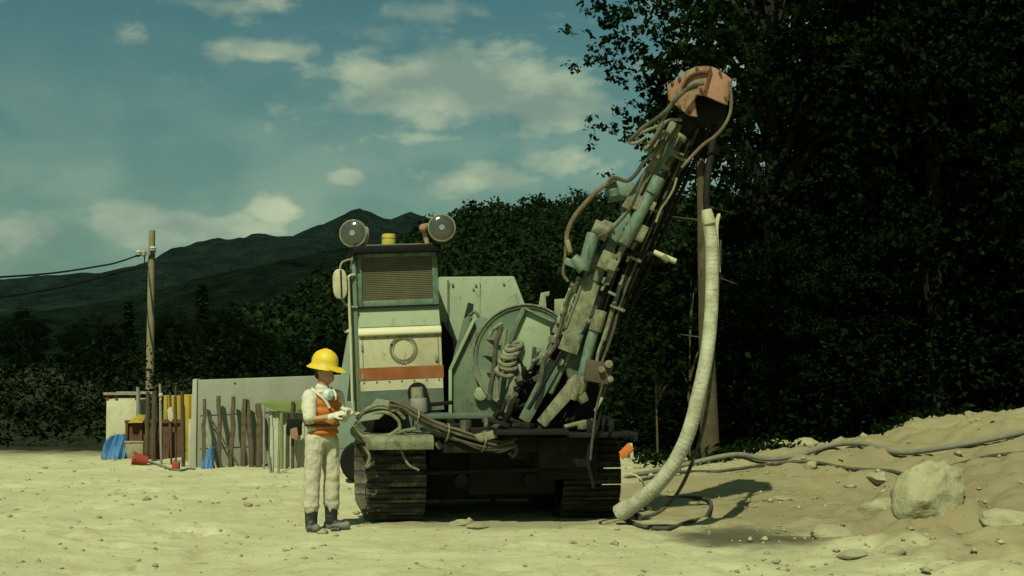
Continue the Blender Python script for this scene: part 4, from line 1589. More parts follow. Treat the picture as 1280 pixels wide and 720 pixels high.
M_EMB = mat('emblem_paint', (0.19, 0.175, 0.10), .7, .1, 8, 0)
em = ringarc(.122, .147, rad(9), rad(168)).build('emblem', M_EMB, cab)
ringarc(.122, .147, rad(192), rad(351)).build('emblem_arc', M_EMB, em)
ringarc(.106, .111, rad(0), rad(360), 40).build('emblem_ring', M_EMB, em)
mb = MB()
mb.prism([Cb(.03 + x, -.002, .622 + z) for x, z in ((-.028, -.15), (0, -.095), (.028, -.15))], Cb(0, -.006, 0) - Cb(0, 0, 0))
mb.prism([Cb(.03 + x, -.002, .622 + z) for x, z in ((-.006, .11), (-.006, .2), (.006, .2), (.006, .11))], Cb(0, -.006, 0) - Cb(0, 0, 0))
mb.build('emblem_star', M_EMB, em)
# small rivets along the panels
for z in (.76, .295):
    for x in np.linspace(-hw + .04, hw - .04, 7):
        mb = MB()
        mb.cyl(Cb(x, .0, z), Cb(x, -.014, z), .010, 8)
        mb.build('rivet', M_DKGREEN, cab)
# hinges, latch and a panel seam on the front
mb = MB()
mb.box((-hw + .035, -.002, .50), (.006, .008, .46), MC)
mb.build('panel_seam', M_DKGREEN, cab)
mb = MB()
mb.box((hw - .035, -.002, .50), (.006, .008, .46), MC)
mb.build('panel_seam', M_DKGREEN, cab)
for z in (.36, .66):
    mb = MB()
    mb.cyl(Cb(-hw + .03, -.012, z - .03), Cb(-hw + .03, -.012, z + .03), .011, 8)
    mb.build('panel_hinge', M_GREYP, cab)
mb = MB()
mb.box((hw - .06, -.014, .52), (.03, .02, .06), MC)
mb.build('panel_latch', M_GREYP, cab, bevel=.004)
# window: frame of four bars, grille of slats
fy = .10
fr = None
for (x0, x1, z0, z1) in ((-hw + .0, -hw + .06, 1.08, 1.655), (hw - .06, hw, 1.08, 1.655), (-hw + .06, hw - .06, 1.08, 1.145), (-hw + .06, hw - .06, 1.60, 1.655)):
    mb = MB()
    mb.box(((x0 + x1) / 2, fy, (z0 + z1) / 2), (x1 - x0, .05, z1 - z0), MC)
    mb.build('window_frame', M_TEAL, cab, bevel=.008)
mb = MB()
mb.box((0, .118, 1.372), (CW - .12, .006, .46), MC)
pane = mb.build('window_pane', M_WINDOW, cab)
mb = MB()
NS = 24
for k in range(NS):
    z = 1.155 + k * (.44 / (NS - 1))
    mb.box((0, .100, z), (CW - .12, .012, .0125), MC)
for x in (-.19, 0.0, .19):
    mb.box((x, .108, 1.372), (.012, .008, .45), MC)
mb.build('slat_grille', M_SLAT, pane)
mb = MB()
mb.box((0, .07, 1.077), (CW - .01, .03, .016), MC)
mb.build('sill_gap', M_BLACK, cab)
# roof cap: black rubber edge and green top
mb = MB()
mb.box((0, .60, 1.69), (CW + .07, 1.25, .05), MC)
mb.box((0, .0, 1.672), (CW + .06, .11, .075), MC)
mb.box((-hw - .012, .02, 1.61), (.035, .10, .09), MC)
mb.box((hw + .012, .02, 1.61), (.035, .10, .09), MC)
roof = mb.build('cab_roof', M_BLACK, cab, bevel=.012)
mb = MB()
mb.box((0, .62, 1.72), (CW + .03, 1.18, .02), MC)
mb.build('roof_sheet', M_GREEN, roof, bevel=.005)
# left side: door with window, posts and the long handrail
mb = MB()
mb.box((-hw - .006, .62, .92), (.016, .9, 1.34), MC)
door = mb.build('cab_door', M_GREEN, cab, bevel=.006)
mb = MB()
mb.box((-hw - .017, .62, 1.26), (.008, .7, .52), MC)
mb.build('door_glass', M_WINDOW, door)
mb = MB()
mb.box((-hw - .02, .07, .80), (.045, .07, 1.62), MC)
mb.build('corner_post', M_GREEN, cab, bevel=.008)
mb = MB()
mb.tube(catmull([Cb(-hw - .02, .02, 1.42), Cb(-hw - .08, -.02, 1.40), Cb(-hw - .085, -.02, 1.3), Cb(-hw - .085, -.02, .6), Cb(-hw - .085, -.02, .02), Cb(-hw - .02, .02, -.02)], 5), .014, 8)
mb.build('handrail', M_CREAM, cab)
mb = MB()
mb.bar(Cb(-hw - .055, .06, 1.12), Cb(-hw - .055, .06, .0), .018, .03)
mb.build('handrail_post', M_TEAL, cab)
# mirror
mb = MB()
mb.tube(catmull([Cb(-hw, .02, 1.58), Cb(-hw - .10, .0, 1.57), Cb(-hw - .165, -.03, 1.50), Cb(-hw - .165, -.03, 1.20), Cb(-hw - .10, 0, 1.10), Cb(-hw, .02, 1.08)], 5), .011, 8)
mir = mb.build('mirror', M_GREYP, cab)
mb = MB()
out = []
for k in range(20):
    a = 2 * PI * k / 20
    out.append(Cb(-hw - .175 + .075 * math.copysign(abs(math.cos(a)) ** .7, math.cos(a)), -.075, 1.325 + .155 * math.copysign(abs(math.sin(a)) ** .7, math.sin(a))))
mb.prism(out, Cb(.0, .05, 0) - Cb(0, 0, 0))
mb.build('mirror_back', M_CREAM, mir, bevel=.015)
mb = MB()
mb.bar(Cb(-hw - .165, -.085, 1.47), Cb(-hw - .165, -.085, 1.18), .014, .012)
mb.build('mirror_clip', M_BLACK, mir)
# lamps
def work_lamp(px, py, tilt, label, brk):
    c = P(px, py, 15.0)
    ax = Vector((tilt, -1, .04)).normalized()
    M_ = Matrix.Translation(c) @ ax.to_track_quat('Z', 'Y').to_matrix().to_4x4()
    mb = MB()
    mb.lathe([(.02, -.16), (.06, -.15), (.115, -.07), (.142, .0), (.147, .015), (.147, .03), (.135, .034), (.02, .02)], M_, 28)
    l = mb.build('work_lamp', M_KHAKI, cab)
    l['label'] = label
    mb = MB()
    mb.lathe([(.134, .033), (.11, .048), (.07, .058), (.02, .062), (.005, .063)], M_, 28)
    mb.build('lamp_lens', M_GLASS, l)
    mb = MB()
    mb.lathe([(.03, .064), (.03, .068), (.005, .068)], M_, 12)
    mb.build('bulb_cap', M_CHROME, l)
    mb = MB()
    mb.tube(catmull([P(*q, 15.05) for q in brk], 5), .028, 10)
    mb.build('lamp_bracket', M_GREYP if tilt < 0 else M_RUSTCOVER, l)
    return l


work_lamp(442, 292, -.12, 'round work lamp on the left corner of the cab roof', [(446, 290), (457, 286), (458, 296), (455, 308)])
work_lamp(552, 285, .10, 'round work lamp with a rusty bracket on the right corner of the cab roof', [(546, 282), (530, 283), (531, 292), (534, 305)])
mb = MB()
mb.ball(P(529, 285, 15.0), .045, 12, 8)
mb.tube([P(541, 290, 15.1), P(546, 300, 15.1), P(552, 310, 15.1)], .02, 8)
mb.build('bracket_knuckle', M_RUSTCOVER, cab)
c = P(486, 306, 15.3)
mb = MB()
mb.lathe([(.07, -.03), (.075, .0), (.075, .055), (.068, .06), (.068, .065), (.076, .07), (.074, .105), (.06, .115), (.01, .118)], Matrix.Translation(c), 20)
mb.build('beacon', M_AMBER, cab)

# ------------------------------------------------------------------ the worker
WX, WY = P(402, 660, 13.9).x, 13.9
worker = thing('person', 'worker in yellow hard hat and orange vest standing beside the machine', 'person', (WX, WY, gh(WX, WY)))


def W(px, py, dy=0.0):
    return P(px, py, WY + dy)


def remeshed(mb, name, material, voxel, parent=worker, sm=6, wrinkle=0):
    o = mb.build(name, material, parent)
    r = o.modifiers.new('remesh', 'REMESH')
    r.mode = 'VOXEL'
    r.voxel_size = voxel
    r.use_smooth_shade = True
    if wrinkle:
        tx = bpy.data.textures.get('folds') or bpy.data.textures.new('folds', 'CLOUDS')
        tx.noise_scale = .07
        tx.noise_depth = 2
        d_ = o.modifiers.new('folds', 'DISPLACE')
        d_.texture = tx
        d_.strength = wrinkle
        d_.mid_level = .5
    if sm:
        s = o.modifiers.new('smooth', 'SMOOTH')
        s.factor = .5
        s.iterations = sm
    return o


M_SKIN = mat('tanned_skin', (0.36, 0.20, 0.11), .6, .1, 12, .1)
M_SHIRT = mat('cream_shirt', (0.60, 0.58, 0.45), .9, .08, 10, .3, bscale=30)
M_VEST = mat('orange_vest', (0.48, 0.155, 0.02), .8, .15, 8, .3, bscale=24)
M_TROUSER = mat('cream_trousers', (0.48, 0.45, 0.33), .9, .12, 7, .4, bscale=22)
M_BOOT = mat('black_rubber_boot', (0.022, 0.022, 0.02), .55, .3, 8, .15, dirt=(0.17, 0.16, 0.115), dirt_amt=.35, dirt_scale=7)
M_BOOTF = mat('dusty_boot_foot', (0.13, 0.13, 0.105), .8, .3, 9, .2)
M_HAT = mat('yellow_hard_hat', (0.56, 0.40, 0.02), .5, .08, 5, .05, spec=.4, dirt=(0.42, 0.31, 0.05), dirt_amt=.35)
M_GLOVE = mat('white_cotton_glove', (0.62, 0.60, 0.48), .95, .08, 16, .3)
M_HAIR = mat('dark_hair', (0.012, 0.010, 0.008), .7, .3, 20, .3)
M_MASK = mat('pale_blue_respirator', (0.38, 0.50, 0.50), .5, .1, 8, 0)
M_BELT = mat('dark_belt', (0.05, 0.045, 0.03), .7, .2, 9, .1)

# directions: facing right and a little to the camera
FWD = Vector((.80, -.60, 0)).normalized()
RGT = Vector((-.60, -.80, 0))                # his right hand side: towards the camera
hip = W(402, 545)
chest = W(403, 508)
neckb = W(403, 489)
headc = W(406, 463)
shR, shL = W(388, 497, -.13), W(421, 496, .13)
elR, elL = W(387, 525, -.20), W(429, 521, .14)
wrR, wrL = W(414, 521, -.22), W(438, 515, -.02)
hipR, hipL = W(394, 551, -.07), W(411, 551, .07)
knR, knL = W(390, 598, -.08), W(415, 597, .06)
anR, anL = W(389, 648, -.06), W(414, 644, .10)

mb = MB()
mb.limb([hip, W(402, 525), chest, W(403, 497)], [.095, .10, .105, .085])
mb.limb([neckb, W(404, 478)], [.058, .055])
mb.ball(headc, (.078, .088, .112))
mb.ball(W(409, 472) + FWD * .015, (.06, .062, .06))
mb.ball(headc + FWD * .088 + Vector((0, 0, -.012)), (.016, .016, .024))      # nose
mb.ball(headc + FWD * .075 + Vector((0, 0, -.055)), (.024, .024, .010))      # lips
for s in (-1, 1):
    mb.ball(headc + RGT * (.082 * s) + Vector((0, 0, -.01)), (.014, .018, .03))
mb.limb([shR, elR, wrR], [.055, .043, .031])
mb.limb([shL, elL, wrL], [.055, .043, .031])
mb.limb([hipR, knR, anR], [.070, .048, .036])
mb.limb([hipL, knL, anL], [.070, .048, .036])
body = remeshed(mb, 'body', M_SKIN, .011, sm=4)
for s in (-.032, .032):
    mb = MB()
    mb.ball(headc + FWD * .074 + RGT * s + Vector((0, 0, .012)), .011, 10, 6)
    mb.build('eye', M_HAIR, body)
mb = MB()
mb.ball(headc - FWD * .018 + Vector((0, 0, .012)), (.090, .097, .098))
mb.ball(headc - FWD * .05 + Vector((0, 0, -.045)), (.066, .07, .05))
hair = remeshed(mb, 'hair', M_HAIR, .010, sm=2)

# shirt with sleeves
mb = MB()
E = Vector((0, 0, 1))
Mt = Matrix((RGT, FWD, E)).transposed()
for (c_, rx, ry, rz) in ((W(401, 536), .158, .125, .10), (W(402, 520), .158, .122, .10), (W(403, 506), .168, .122, .10), (W(403, 497), .166, .108, .07)):
    mb.ball(c_, (rx, ry, rz), 16, 10, Mt)
mb.limb([shR + RGT * .012, shR.lerp(elR, .5) + RGT * .01, shR.lerp(elR, .86)], [.076, .074, .068])
mb.limb([shL, elL, elL.lerp(wrL, .75)], [.072, .056, .044])
mb.limb([neckb + Vector((0, 0, -.02)), neckb + Vector((0, 0, .018))], [.078, .070])
remeshed(mb, 'shirt', M_SHIRT, .011, sm=2, wrinkle=.025)
# vest over it
mb = MB()
for (c_, rx, ry, rz) in ((W(403, 540), .168, .142, .055), (W(403, 529), .172, .146, .10), (W(404, 514), .182, .156, .10), (W(404, 504), .184, .154, .085), (W(404, 497), .168, .140, .066)):
    mb.ball(c_ + FWD * .008, (rx, ry, rz), 16, 10, Mt)
vest = remeshed(mb, 'vest', M_VEST, .011, sm=2, wrinkle=.02)
# strap and collar
mb = MB()
mb.tube(catmull([W(390, 486, -.10), W(397, 492, -.17), W(406, 500, -.17), W(412, 510, -.16)], 5), .015, 8)
mb.tube(catmull([W(414, 485, .02), W(419, 492, -.06), W(419, 500, -.10)], 5), .013, 8)
mb.build('respirator_strap', M_SHIRT, worker)
c = W(411, 493, -.16)
Mm = Matrix.Translation(c) @ Vector((.55, -.75, .1)).to_track_quat('Z', 'Y').to_matrix().to_4x4()
mb = MB()
mb.lathe([(.03, -.05), (.055, -.03), (.058, .0), (.05, .012), (.035, .02), (.03, .03), (.005, .03)], Mm, 18)
mk = mb.build('respirator', M_MASK, worker)
mb = MB()
mb.lathe([(.026, .03), (.026, .045), (.005, .045)], Mm, 14)
mb.build('respirator_filter', M_WHITEP, mk)
mb = MB()
mb.tube([W(402, 531) + FWD * .008 + RGT * (.170 * math.cos(a)) + FWD * (.146 * math.sin(a)) for a in np.linspace(0, 2 * PI, 33)], .012, 8, False)
mb.build('belt', M_BELT, worker)

# trousers, loose and gathered at the boots
mb = MB()
for (c_, rx, ry, rz) in ((W(402, 548), .152, .122, .09), (W(402, 538), .150, .120, .06)):
    mb.ball(c_, (rx, ry, rz), 16, 10, Mt)


def leg(h, k, a):
    mb.limb([h, h.lerp(k, .5), k, k.lerp(a, .45), k.lerp(a, .72), k.lerp(a, .80)], [.098, .090, .078, .080, .078, .064])


leg(hipR, knR, anR)
leg(hipL, knL, anL)
for (q, r_) in ((knR.lerp(anR, .68), .086), (knL.lerp(anL, .68), .084)):
    mb.ball(q, (r_, r_, .05))
remeshed(mb, 'trousers', M_TROUSER, .010, sm=1, wrinkle=.8 * .03)
# boots
for (a, k, toe) in ((anR, knR, Vector((.42, -.90, 0))), (anL, knL, Vector((.93, -.36, 0)))):
    g = gh(a.x, a.y)
    toe.normalize()
    heel = Vector((a.x, a.y, g + .045)) - toe * .03
    mb = MB()
    mb.limb([k.lerp(a, .70), k.lerp(a, .95), Vector((a.x, a.y, g + .08))], [.070, .062, .060])
    mb.limb([heel, heel + toe * .10, heel + toe * .19], [.047, .047, .040])
    mb.box(Vector((a.x, a.y, g + .012)) + toe * .06, (.09, .27, .024), Matrix.Translation(Vector((a.x, a.y, 0))) @ Matrix.Rotation(math.atan2(toe.y, toe.x) - PI / 2, 4, 'Z') @ Matrix.Translation(Vector((-a.x, -a.y, 0))) @ Matrix.Identity(4) if False else None)
    bt = remeshed(mb, 'boot', M_BOOT, .010, sm=2)
    mb = MB()
    mb.limb([heel + Vector((0, 0, -.008)), heel + toe * .10 + Vector((0, 0, -.006)), heel + toe * .195 + Vector((0, 0, -.004))], [.050, .049, .043])
    remeshed(mb, 'boot_foot', M_BOOTF, .010, bt, sm=2)


# gloved hands, the fingers of one closed round the other
def glove(wr, to, curl, up, thumb_side, nm):
    d = (to - wr).normalized()
    sidev = d.cross(up).normalized()
    mb = MB()
    palm = wr + d * .055
    Mh = Matrix((sidev, d, sidev.cross(d))).transposed()
    mb.limb([wr - d * .012, wr + d * .02], [.034, .031])
    mb.ball(palm, (.040, .048, .020), 14, 10, Mh)
    lens = (.066, .074, .070, .055)
    for i in range(4):
        b = palm + sidev * (.031 - .0205 * i) + d * .04
        l = lens[i]
        c1 = b + (d * math.cos(curl * .5) - up * math.sin(curl * .5)) * l * .45
        c2 = c1 + (d * math.cos(curl) - up * math.sin(curl)) * l * .32
        c3 = c2 + (d * math.cos(curl * 1.6) - up * math.sin(curl * 1.6)) * l * .25
        mb.limb([b, c1, c2, c3], [.0095, .0090, .0085, .0075], 8)
    tb = palm + sidev * (.036 * thumb_side) - d * .015
    t1 = tb + (sidev * thumb_side * .7 + d * .6 - up * .2).normalized() * .035
    t2 = t1 + (d * .9 - up * .5 + sidev * thumb_side * .1).normalized() * .030
    mb.limb([tb, t1, t2], [.0135, .0115, .0095], 8)
    return remeshed(mb, nm, M_GLOVE, .0042, sm=1)


glove(wrR, W(432, 514, -.20), .75, Vector((0, -.5, .85)).normalized(), 1, 'glove')
glove(wrL, W(430, 508, -.16), .55, Vector((.3, -.2, .93)).normalized(), -1, 'glove')

# hard hat
hc = headc + Vector((0, 0, .045)) - FWD * .004
tilt_axis = (E - FWD * .10).normalized()
Mh = Matrix.Translation(hc) @ Matrix.Rotation(math.atan2(FWD.y, FWD.x), 4, 'Z') @ Matrix.Rotation(rad(9), 4, 'Y') @ Matrix.Diagonal((1.12, 1.0, 1.0, 1.0))
mb = MB()
mb.lathe([(.02, -.002), (.128, -.006), (.158, -.026), (.162, -.024), (.130, .006), (.121, .016), (.121, .06), (.108, .10), (.085, .130), (.055, .148), (.025, .156), (.004, .157)], Mh, 32)
hat = mb.build('hard_hat', M_HAT, worker, angle=50)
mb = MB()
mb.add([Mh @ Vector(v) for v in ((.10, -.10, -.008), (.215, -.06, -.028), (.225, 0, -.03), (.215, .06, -.028), (.10, .10, -.008), (.10, -.10, .004), (.21, -.06, -.02), (.22, 0, -.022), (.21, .06, -.02), (.10, .10, .004))],
       [(0, 1, 2, 3, 4), (9, 8, 7, 6, 5), (0, 5, 6, 1), (1, 6, 7, 2), (2, 7, 8, 3), (3, 8, 9, 4), (4, 9, 5, 0)])
mb.build('hat_peak', M_HAT, hat)
mb = MB()
for yy in (-.035, 0, .035):
    mb.tube([Mh @ Vector((math.cos(a) * .112, yy, math.sin(a) * (.157 - abs(yy) * .25) + .004)) for a in np.linspace(.35, PI - .35, 14)], .008, 6)
mb.build('hat_ridge', M_HAT, hat)

# ------------------------------------------------------------------ site at the left
def gpt(px, py):
    """ground point seen at a pixel (flat ground)"""
    d = CAMH * FPX / (py - 454)
    p = P(px, py, d)
    return Vector((p.x, d, gh(p.x, d)))


# concrete wall
D_W = 22.4
wl, wr_ = P(244, 585, D_W), P(470, 580, D_W + 1.2)
wz0, wz1 = P(244, 475, D_W).z, P(470, 467, D_W + 1.2).z
wt = thing('concrete_wall', 'long grey concrete wall with timber stakes leaning on it', 'wall', (wl.x, wl.y, gh(wl.x, wl.y)))
mb = MB()
mb.prism([Vector((wl.x, wl.y, -.2)), Vector((wr_.x, wr_.y, -.2)), Vector((wr_.x, wr_.y, wz1)), Vector((wl.x + .02, wl.y, wz0))], Vector((-.05, .22, 0)))
mb.build('wall_panel', M_CONC, wt, bevel=.02)
mb = MB()
mb.prism([Vector((wl.x - .09, wl.y - .03, -.2)), Vector((wl.x + .02, wl.y - .035, -.2)), Vector((wl.x + .02, wl.y - .035, wz0 + .015)), Vector((wl.x - .05, wl.y - .03, wz0 + .015))], Vector((0, .30, 0)))
mb.build('end_post', mat('pale_concrete', (0.40, 0.40, 0.31), .9, .1, 3, .2), wt, bevel=.015)
# formwork joints as proud fins
wdir = (wr_ - wl)
for zf in (.33, .66):
    mb = MB()
    a = Vector((wl.x + .06, wl.y - .003, -.2 + (wz0 + .2) * zf)); b = Vector((wr_.x, wr_.y - .003, -.2 + (wz1 + .2) * zf))
    mb.bar(a, b, .008, .008)
    mb.build('form_line', M_CONC, wt)
for q in (.2, .4, .6, .8):
    mb = MB()
    a = wl + wdir * q
    mb.bar(Vector((a.x, a.y - .004, -.1)), Vector((a.x, a.y - .004, wz0)), .008, .008)
    mb.build('form_line', M_CONC, wt)
mb = MB()
for (x, y, w_) in ((290, 479, 9), (306, 478, 4), (358, 476, 5)):
    c = P(x, y, D_W + (x - 244) / 226 * 1.2 - .006)
    mb.box(c, (w_ * MPP(D_W), .012, .02))
mb.build('tie_holes', M_DARK, wt)


def post(name, x0, y0, x1, y1, wpx, d, label, cat, material, group=None, d1=None, wob=.5, taper=.8):
    a, b = P(x0, y0, d), P(x1, y1, d1 or d)
    g = gh(a.x, a.y)
    k = (a.z - g)
    if abs(k) < .5:
        a.z = g - .06
    mb = MB()
    n = 9
    pts = [a.lerp(b, i / (n - 1)) + Vector((vnoise(i * .8, x0 * .37, 5).item(), 0, 0)) * wob * .03 for i in range(n)]
    mb.tube(pts, list(np.linspace(wpx / 2 * MPP(d), wpx / 2 * MPP(d) * taper, n)), 8, wob=.6 if wob else 0)
    o = mb.build(name, material, None, loc=(a.x, a.y, g))
    return tag(o, label, cat, group)


GS = 'timber stakes leaning on the concrete wall'
ST = [(254, 582, 255, 499, 4, 'thin dark stake at the left end of the concrete wall'), (275, 583, 274, 495, 4.5, 'second tall stake from the left, upright against the concrete wall'),
      (289, 583, 292, 496, 5, 'slanting stake with its top to the right, middle of the row'), (304, 582, 306, 499, 5.5, 'thick stake left of the crossed pair on the wall'),
      (315, 582, 309, 500, 5, 'stake whose top leans left onto the thick stake'), (325, 582, 324, 505, 6.5, 'thickest dark stake beside the green canopy')]
for (x0, y0, x1, y1, w_, lab) in ST:
    post('timber_stake', x0, y0, x1, y1, w_ * 1.35, D_W - .5 + (x0 - 244) / 226, lab, 'stake', M_WOODPOST, GS, d1=D_W - .12 + (x0 - 244) / 226, wob=1.6)
post('timber_pole', 268, 583, 255, 502, 2.6, D_W - .42, 'thin grey pole leaning left against the wall behind the stakes', 'pole', M_GREYP, d1=D_W - .1)
post('timber_pole', 302, 581, 262, 520, 2.4, D_W - .4, 'thin pole lying aslant low behind the stakes', 'pole', M_WOODPOST, d1=D_W - .05)
post('timber_pole', 272, 584, 258, 548, 2.4, D_W - .7, 'short pale pole leaning by the blue cloth', 'pole', M_PALEWOOD, d1=D_W - .4)


def cloth(name, label, cat, cx, cy, d, wpx, hpx, material, seed, fold=.06):
    """a sheet draped over a low heap"""
    rng = np.random.default_rng(seed)
    c = P(cx, cy, d)
    g = gh(c.x, d)
    w_, h_ = wpx * MPP(d) / 2, hpx * MPP(d)
    nx, ny = 22, 14
    vs = []
    for j in range(ny):
        for i in range(nx):
            a = -1 + 2 * i / (nx - 1); b = j / (ny - 1)
            prof = (1 - abs(a) ** 3 * .55) * math.sin(min(1, b * 1.5) * PI / 2)
            z = g + h_ * (1 - (1 - prof) * 1.0) + fold * fbm(a * 2 + seed, b * 3, 3, seed).item() * (1 if 0 < j else 0)
            if j == 0:
                z = g
            vs.append(Vector((c.x + a * w_ * (1 + .1 * fbm(b * 3, seed, 2, 4).item()), d - .25 + b * .5 + fold * 1.4 * fbm(a * 4, b * 2, 2, seed + 3).item(), max(g - .01, z))))
    mb = MB()
    fs = [(j * nx + i, j * nx + i + 1, (j + 1) * nx + i + 1, (j + 1) * nx + i) for j in range(ny - 1) for i in range(nx - 1)]
    mb.add(vs, fs)
    o = mb.build(name, material, None, loc=(c.x, d, g))
    s = o.modifiers.new('thick', 'SOLIDIFY')
    s.thickness = .012
    ss = o.modifiers.new('sub', 'SUBSURF')
    ss.levels = ss.render_levels = 2
    return tag(o, label, cat)


cloth('blue_cloth', 'small blue cloth dropped at the foot of the leaning poles', 'cloth', 262, 575, D_W - .55, 13, 26, M_BLUE, 8, .04)
cloth('tarpaulin', 'crumpled blue tarpaulin in front of the cream box', 'tarpaulin', 145, 566, 24.2, 31, 30, M_BLUE, 5, .12)

# cream box with a timber rim
D_X = 26.0
bx = thing('cream_box', 'cream panelled box with an open timber rim beside the blue tarpaulin', 'box', (P(150, 568, D_X).x, D_X, 0))
x0, x1 = P(133, 500, D_X).x, P(174, 500, D_X).x
zt = P(150, 499, D_X).z
mb = MB()
mb.box(((x0 + x1) / 2, D_X + .4, zt / 2 - .05), (x1 - x0, .8, zt + .1))
mb.build('box_body', M_CREAM, bx, bevel=.01)
for (a, b) in (((x0 - .04, D_X - .03), (x1 + .04, D_X - .03)), ((x0 - .04, D_X + .8), (x1 + .04, D_X + .8))):
    mb = MB()
    mb.bar(Vector((a[0], a[1], zt + .10)), Vector((b[0], b[1], zt + .10)), .045, .05)
    mb.build('rim_board', M_PALEWOOD, bx)
for xx in (x0 + .02, x0 + .18, x1 - .05):
    mb = MB()
    mb.box((xx, D_X + .01, zt + .04), (.05, .05, .10))
    mb.build('rim_block', M_RUST, bx)

# rusty skip
D_S = 24.3
sx0, sx1 = P(159, 530, D_S).x, P(231, 530, D_S).x
sz = P(190, 527, D_S).z
sk = thing('rusty_skip', 'rusty brown steel skip behind the row of thin posts', 'skip', ((sx0 + sx1) / 2, D_S, 0))
mb = MB()
mb.box(((sx0 + sx1) / 2, D_S + .02, sz / 2), (sx1 - sx0, .03, sz))
mb.box(((sx0 + sx1) / 2, D_S + 1.0, sz / 2), (sx1 - sx0, .03, sz))
mb.box((sx0, D_S + .5, sz / 2), (.03, .95, sz - .01))
mb.box((sx1, D_S + .5, sz / 2), (.03, .95, sz - .01))
mb.box(((sx0 + sx1) / 2, D_S + .5, .06), (sx1 - sx0 - .04, .93, .04))
mb.build('skip_shell', M_RUST, sk)
for k in range(5):
    xx = sx0 + (sx1 - sx0) * k / 4
    mb = MB()
    mb.box((xx, D_S - .02, sz / 2), (.04, .05, sz - .03))
    mb.build('skip_rib', M_RUST, sk)
mb = MB()
mb.bar(Vector((sx0 - .03, D_S - .01, sz)), Vector((sx1 + .03, D_S - .01, sz)), .05, .07)
mb.build('skip_rim', M_RUST, sk)
mb = MB()
c = P(168, 562, D_S - .2)
mb.box((c.x, D_S - .2, gh(c.x, D_S) + .15), (.30, .05, .30))
mb.box((c.x, D_S - .23, gh(c.x, D_S) + .285), (.32, .02, .03))
o = mb.build('pale_board', M_PALEWOOD, None, bevel=.008, loc=(c.x, D_S - .2, 0))
tag(o, 'pale square board leaning on the left end of the rusty skip', 'board')
cl = cloth('yellow_sack', 'yellow sack lying across the left rim of the rusty skip', 'sack', 174, 520, D_S + .1, 17, 8, M_YELLOW, 6, .03)
cl.location.z = sz - .01

# yellow boards: leaning panels behind the posts
def board(x0, y0, x1, y1, d, lab, m_, nm='yellow_board', cat='board', ribs=0):
    a, b = P(x0, y0, d), P(x1, y1, d)
    g = gh(a.x, d)
    t = thing(nm, lab, cat, ((a.x + b.x) / 2, d, g))
    zz = b.z if b.z > .25 else g - .03
    mb = MB()
    mb.box(((a.x + b.x) / 2, d, (a.z + zz) / 2), (b.x - a.x, .05, a.z - zz))
    mb.build('panel', m_, t, bevel=.006)
    for k in range(ribs):
        mb = MB()
        mb.box((a.x + (b.x - a.x) * (k + .5) / ribs, d - .035, (a.z + zz) / 2), (.03, .03, a.z - zz - .02))
        mb.build('batten', m_, t)
    return t


board(230, 493, 243, 581, 23.6, 'tall yellow board upright against the end of the concrete wall', M_YELLOW, ribs=1)
board(205, 494, 229, 582, 25.6, 'wide yellow board behind the rusty skip and thin posts', M_YELLOW, ribs=3)
board(236, 524, 241, 560, 23.3, 'small white notice board in front of the tall yellow board', M_WHITEP, 'white_board')
GP = 'thin posts in front of the rusty skip'
for (x0, y0, x1, y1, w_, m_, lab, dd) in ((173, 570, 173, 484, 5, M_GREYP, 'grey post at the right end of the cream box', 25.2), (184, 575, 185, 490, 5.5, M_WOODPOST, 'left one of the two thick dark posts in front of the utility pole', 23.9),
                                     (192, 577, 194, 489, 7, M_WOODPOST, 'right one of the two thick dark posts in front of the utility pole', 23.7), (202, 584, 200, 480, 3.2, M_GREYP, 'tall thin grey post topped by a white knob', 22.9),
                                     (214, 584, 213, 490, 3, M_WOODPOST, 'thin brown post right of the white knobbed post', 22.9), (220, 572, 220, 483, 2.5, M_WOODPOST, 'thinnest brown post of the row, in front of the yellow board', 23.3),
                                     (229, 586, 228, 489, 5, M_WOODPOST, 'dark post left of the tall yellow board', 22.7)):
    po = post('thin_post', x0, y0, x1, y1, w_, dd, lab, 'post', m_, GP, wob=.3, taper=.9)
    if x0 == 202:
        knob_post = po
mb = MB()
c = P(201, 494, 22.85)
mb.ball(c, .038, 12, 8)
mb.cyl(c + Vector((0, 0, -.08)), c, .015, 8)
mb.build('knob', M_WHITEP, knob_post, label='white round knob')
c = P(212, 515, 22.82)
mb = MB()
mb.prism([P(*q, 22.82) for q in ((209, 512), (214, 508), (217, 520), (214, 528), (210, 524))], Vector((0, .02, 0)))
o = mb.build('white_rag', M_WHITEP, None, bevel=.004, loc=tuple(P(213, 528, 22.82)))
tag(o, 'white rag tied to the thin brown post', 'rag')

# red bucket on its side, red can
c = gpt(175, 581)
Mb = Matrix.Translation(c + Vector((0, 0, .085))) @ Vector((-.9, -.3, .25)).to_track_quat('Z', 'Y').to_matrix().to_4x4()
bk = thing('bucket', 'red bucket lying on its side near the rusty skip', 'bucket', c)
mb = MB()
mb.lathe([(.01, -.12), (.075, -.12), (.10, .10), (.108, .10), (.108, .115), (.092, .112), (.07, -.10), (.01, -.10)], Mb, 20)
mb.build('shell', M_RED, bk)
mb = MB()
mb.tube([Mb @ Vector((.105 * math.cos(a), .105 * math.sin(a), .09 + .06 * math.sin(a))) for a in np.linspace(0, PI, 12)], .006, 6)
mb.build('handle', M_GREYP, bk)
c = gpt(220, 588)
rc = thing('fuel_can', 'red can standing at the foot of the dark post', 'can', c)
mb = MB()
mb.box(c + Vector((0, 0, .065)), (.11, .09, .13))
mb.build('can_body', M_RED, rc, bevel=.015)
mb = MB()
mb.cyl(c + Vector((.03, 0, .13)), c + Vector((.03, 0, .16)), .018, 10)
mb.build('cap', M_GREYP, rc)
mb = MB()
